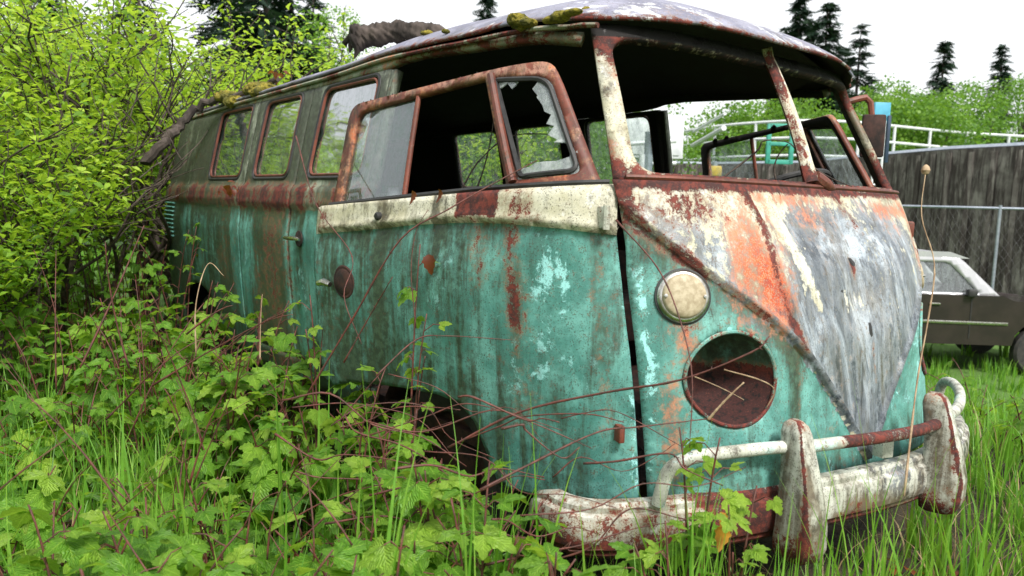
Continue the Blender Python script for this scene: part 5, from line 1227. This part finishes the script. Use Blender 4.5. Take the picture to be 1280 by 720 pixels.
# sloping stair handrail
mb = MB(); a = at(866, 182, 15.5); b = at(905, 160, 13.5); mb.tube([a, b], .05, 8); mb.tube([a + (0, 0, .28), b + (0, 0, .25)], .03, 8); tag(mb.build('stair_handrail', M['whitepipe']), 'sloping white stair handrail left of the far door glass', 'handrail')
# plant box and posts seen through the far windows
mb = MB(); p = at(812, 172, 13); ry = np.array([[.63, -.77, 0], [.77, .63, 0], [0, 0, 1]])
mb.box(p, (.55, .18, .36), ry, bev=.02); bx = tag(mb.build('control_cabinet', M['whitepipe']), 'white control cabinet seen through the far side window', 'cabinet')
mb = MB(); mb.box(p + ry @ (.0, -.19, 0), (.48, .008, .30), ry, bev=.004); mb.build('door', M['whitepipe'], bx)
for (u, s, mt, lb) in ((808, .07, 'galv', 'grey steel post in front of the white cabinet'), (800, .05, 'whitepipe', 'white pipe post left of the grey post'), (822, .045, 'whitepipe', 'white pipe post right of the grey post'), (834, .05, 'whitepipe', 'white pipe post nearest the far cab pillar')):
    x, y = at(u, 250, 12)[:2]; mb = MB(); mb.tube([(x, y, -1), (x, y, 2.3 if mt == 'galv' else 1.95)], s, 10); mb.lathe([(s * 1.7, 1.0), (s * 1.7, 1.03), (s, 1.035)], (x, y, 0), (0, 0, 1), 12); tag(mb.build('steel_post', M[mt]), lb, 'post')
mb = MB(); mb.tube([at(783, 180, 12.2), at(845, 176, 12.2)], .035, 8); mb.tube([at(783, 205, 12.2), at(845, 204, 12.2)], .03, 8); tag(mb.build('guard_rail', M['whitepipe']), 'white guard rail crossing the posts seen through the far window', 'rail')
M['tealframe'] = simple('teal_green_steel', (.05, .36, .27), (.04, .25, .2), .5, 6)
M['bluepanel'] = simple('light_blue_panel', (.10, .42, .60), (.07, .30, .45), .5, 5)
M['navy'] = simple('dark_blue_steel', (.02, .05, .10), (.02, .03, .05), .6, 5)
p = at(975, 180, 12.4); gf = empty('gate_frame', tuple(p), label='teal green steel frame seen through the far door glass', cat='frame')
for (dx, dz, hx, hz) in ((-.19, 0, .035, .32), (.19, 0, .035, .32), (0, .29, .19, .035), (0, 0, .19, .03), (0, -.29, .19, .035)):
    mb = MB(); mb.box(ry @ (dx, 0, 0) + np.array([0, 0, dz]), (hx, .03, hz), ry, bev=.006); mb.build('bar', M['tealframe'], gf)
p = at(893, 214, 13.5); mb = MB(); mb.box(p, (.11, .10, .09), ry, bev=.025); hh = tag(mb.build('yellow_motor', simple('yellow_enamel', (.62, .42, .05), (.4, .28, .04), .5, 6)), 'yellow motor housing on the wall seen left of the far door glass', 'motor'); mb = MB(); mb.lathe([(.05, 0), (.05, .08), (.02, .09)], p + np.array([0, 0, .088]), (0, 0, 1), 14); mb.build('motor_cap', M['galv'], hh)
p = at(1100, 158, 7.2); sp = empty('ladder_stand', tuple(p), label='white ladder stand with a blue panel behind the bus mirror', cat='ladder')
mb = MB(); mb.box(ry @ (0, 0, 0) + np.array([0, 0, .12]), (.075, .03, .10), ry, bev=.006); mb.build('blue_panel', M['bluepanel'], sp)
mb = MB(); mb.box(ry @ (.065, .0, 0) + np.array([0, 0, -.12]), (.016, .05, .22), ry, bev=.005); mb.build('side_plate', M['navy'], sp)
for sx in (-.06, .02):
    mb = MB(); mb.tube([ry @ (sx, -.05, 0) + np.array([0, 0, -2.3]), ry @ (sx, -.05, 0) + np.array([0, 0, .05])], .012, 8); mb.build('upright', M['whitepipe'], sp)
for kz in range(8):
    mb = MB(); mb.tube([ry @ (-.06, -.05, 0) + np.array([0, 0, -.05 - kz * .25]), ry @ (.02, -.05, 0) + np.array([0, 0, -.05 - kz * .25])], .009, 6); mb.build('rung', M['whitepipe'], sp)
# ---------------- parked pickup at right
M['carpaint'] = simple('grey_brown_car_paint', (.045, .034, .034), (.03, .024, .024), .16, 4, .2, .03)
M['carroof'] = simple('silver_car_paint', (.50, .50, .52), (.42, .42, .45), .3, 4, .3, .05)
gb = at(1116, 415, 11.0); car = empty('parked_pickup', (float(gb[0]), float(gb[1]), float(ground_z(gb[0], gb[1]))), math.atan2(RV[1], RV[0]) - .08, label='old dark pickup with a silver cab roof parked behind the bus at right', cat='pickup')
prof = [(-2.5, .48), (-2.5, 1.02), (-.60, 1.02), (-.56, 1.02), (-.52, 1.06), (1.02, 1.06), (1.15, 1.0), (2.15, .92), (2.25, .75), (2.25, .42)]
def extrude_y(P, y0, y1, tuck=0):
    k = len(P); V = [(x, y0, z) for x, z in P] + [(x, y1, z) for x, z in P]; return V, [(i, (i + 1) % k, (i + 1) % k + k, i + k) for i in range(k)] + [tuple(range(k)), tuple(range(2 * k - 1, k - 1, -1))]
arches = [(-2.5, .48), (-2.5, 1.02), (-.52, 1.05), (1.02, 1.06), (1.15, 1.0), (2.15, .92), (2.25, .75), (2.25, .45)] + [(1.55 + .38 * math.cos(t_), .42 + .34 * math.sin(t_)) for t_ in np.linspace(0, math.pi, 9)] + [(-1.2, .40)] + [(-1.55 + .38 * math.cos(t_), .42 + .34 * math.sin(t_)) for t_ in np.linspace(0, math.pi, 9)]
V, F = extrude_y(arches, -.85, .85); mb = MB(); mb.add(V, F); b = mb.build('body', M['carpaint'], car, angle=25); bv = b.modifiers.new('b', 'BEVEL'); bv.width = .03; bv.segments = 2
cab = fillet([(-.54, 1.05), (-.44, 1.60), (.45, 1.60), (1.0, 1.06)], [0, .12, .16, 0], 5)
# cab shell: roof + pillars with window holes
V2, F2 = patch2d(cab, [fillet([(-.42, 1.09), (-.34, 1.49), (.36, 1.49), (.74, 1.09)], [.03, .08, .08, .03], 5)], (), .06)
for yy in (-.80, .80):
    lean = lambda z: (z - 1.05) * .22
    P = np.array([(x, yy - np.sign(yy) * lean(z), z) for x, z in V2]); mb = MB(); mb.add(P, np.ascontiguousarray(F2)); o = mb.build('window_surround', M['carroof'], car); sd = o.modifiers.new('t', 'SOLIDIFY'); sd.thickness = .04
    V3, F3 = patch2d([(-.45, 1.07), (-.37, 1.51), (.38, 1.51), (.78, 1.07)], (), (), .2); P = np.array([(x, yy - np.sign(yy) * (lean(z) + .02), z) for x, z in V3]); mb = MB(); mb.add(P, np.ascontiguousarray(F3)); mb.build('side_window', M['glass_far'], car)
rf = [(-.42, 1.56), (-.36, 1.605), (.36, 1.605), (.50, 1.56)]; V, F = extrude_y(rf, -.69, .69); mb = MB(); mb.add(V, F); o = mb.build('roof', M['carroof'], car, angle=25); bv = o.modifiers.new('b', 'BEVEL'); bv.width = .02; bv.segments = 2
mb = MB(); mb.box((.60, -.87, 1.10), (.06, .05, .05), bev=.02); mb.build('door_mirror', M['rubber'], car)
mb = MB(); mb.box((.15, -.86, .94), (.07, .012, .012), bev=.004); mb.build('door_handle', M['chrome'], car)
for (x, y) in ((-1.55, -.78), (-1.55, .78), (1.55, -.78), (1.55, .78)):
    mb = MB(); sg = np.sign(y); mb.lathe([(.18, -.08), (.30, -.09), (.33, -.05), (.33, .05), (.30, .08), (.18, .08)], (x, y, .33), (0, sg, 0), 28); ty = mb.build('wheel', M['tyre'], car); mb = MB(); mb.lathe([(.18, .07), (.12, .05), (.05, .07), (0, .07)], (x, y, .33), (0, sg, 0), 20); mb.build('rim', M['chrome'], ty)

# trees behind the photographer: they mirror in the side windows
for i, (x, y, h, sd) in enumerate(((-3.5, -12, 6.5, 1), (.5, -14, 7.5, 2), (-8, -13, 7.0, 3), (4.5, -12, 6.0, 4), (-13, -10, 7.5, 5), (-1.5, -17, 10, 6))):
    decid(x, y, h, h * .42, 'broadleaf tree behind the photographer', 'trees behind the photographer', 600 + sd, n=1500, size=.3, tsh=.15)

for xg in (-.52, .62):
    mb = MB(); mb.box((xg, -.853, .76), (.006, .004, .27)); mb.build('door_gap', M['rubber'], car)
mb = MB(); mb.box((0, -.856, .70), (1.1, .006, .02), bev=.004); mb.build('side_trim', M['chrome'], car)
mb = MB(); mb.box((-2.56, 0, .52), (.05, .80, .09), bev=.02); mb.build('rear_bumper', M['chrome'], car)
mb = MB(); mb.box((2.28, 0, .52), (.05, .80, .09), bev=.02); mb.build('front_bumper', M['chrome'], car)
for yy in (-.62, .62):
    mb = MB(); mb.box((2.24, yy, .72), (.03, .13, .07), bev=.015); mb.build('headlight', M['chrome'], car)
mb = MB(); mb.box((.12, 0, .88), (.42, .66, .12), bev=.05); mb.box((-.25, 0, 1.12), (.08, .66, .2), bev=.04); mb.build('seat', M['dark'], car)
for i, (u, v, d, w_, lb) in enumerate(((1000, 30, 70, 3.4, 'shorter fir filling the gap behind the tall pair'), (1040, 62, 72, 2.8, 'low fir at the right foot of the tall pair'), (968, 40, 74, 2.6, 'fir half hidden by the left end of the tall group'), (1078, 95, 64, 2.4, 'small fir left of the pale gap at right'))):
    x, y = place(u, d); conifer(x, y, htop(u, v, d, x, y), w_, lb, seed=150 + i)
# ------------------------------------------------------------------ light
w = bpy.data.worlds.new("World"); scene.world = w; w.use_nodes = True; nt = w.node_tree; nt.nodes.clear()
SUN_EL, SUN_AZ = 50, -12     # azimuth of the sun measured from +x towards +y
sky = nt.nodes.new('ShaderNodeTexSky'); sky.sky_type = 'NISHITA'; sky.sun_disc = False; sky.sun_elevation = rad(SUN_EL); sky.sun_rotation = rad(90 - SUN_AZ); sky.dust_density = 4; sky.air_density = 1.2
tc = nt.nodes.new('ShaderNodeTexCoord'); cn = nt.nodes.new('ShaderNodeTexNoise'); cn.inputs['Scale'].default_value = 2.2; cn.inputs['Detail'].default_value = 6
nt.links.new(tc.outputs['Generated'], cn.inputs['Vector'])
cr = nt.nodes.new('ShaderNodeMapRange'); cr.inputs[1].default_value = .3; cr.inputs[2].default_value = .7; cr.inputs[3].default_value = 10.0; cr.inputs[4].default_value = 12.0; nt.links.new(cn.outputs[0], cr.inputs[0])
cc = nt.nodes.new('ShaderNodeMix'); cc.data_type = 'RGBA'; cc.blend_type = 'MULTIPLY'; cc.inputs[0].default_value = 1; cc.inputs[6].default_value = (.97, .985, 1, 1); nt.links.new(cr.outputs[0], cc.inputs[7])
mx = nt.nodes.new('ShaderNodeMix'); mx.data_type = 'RGBA'; mx.inputs[0].default_value = .86; nt.links.new(sky.outputs[0], mx.inputs[6]); nt.links.new(cc.outputs[2], mx.inputs[7])
bg = nt.nodes.new('ShaderNodeBackground'); bg.inputs[1].default_value = .080; nt.links.new(mx.outputs[2], bg.inputs[0])
ow = nt.nodes.new('ShaderNodeOutputWorld'); nt.links.new(bg.outputs[0], ow.inputs[0])
ld = bpy.data.lights.new('sun', 'SUN'); ld.energy = 3.5; ld.angle = rad(14); ld.color = (1, .96, .9)
lo = bpy.data.objects.new('sun', ld); COL.objects.link(lo)
dirv = Vector((math.cos(rad(SUN_EL)) * math.cos(rad(SUN_AZ)), math.cos(rad(SUN_EL)) * math.sin(rad(SUN_AZ)), math.sin(rad(SUN_EL))))
lo.rotation_euler = dirv.to_track_quat('Z', 'Y').to_euler(); lo.location = (6, -4, 9)
vs = scene.view_settings; vs.view_transform = 'Standard'; vs.look = 'None'; vs.exposure = 0.64; vs.gamma = 1; vs.use_curve_mapping = False
scene.render.engine = 'CYCLES'
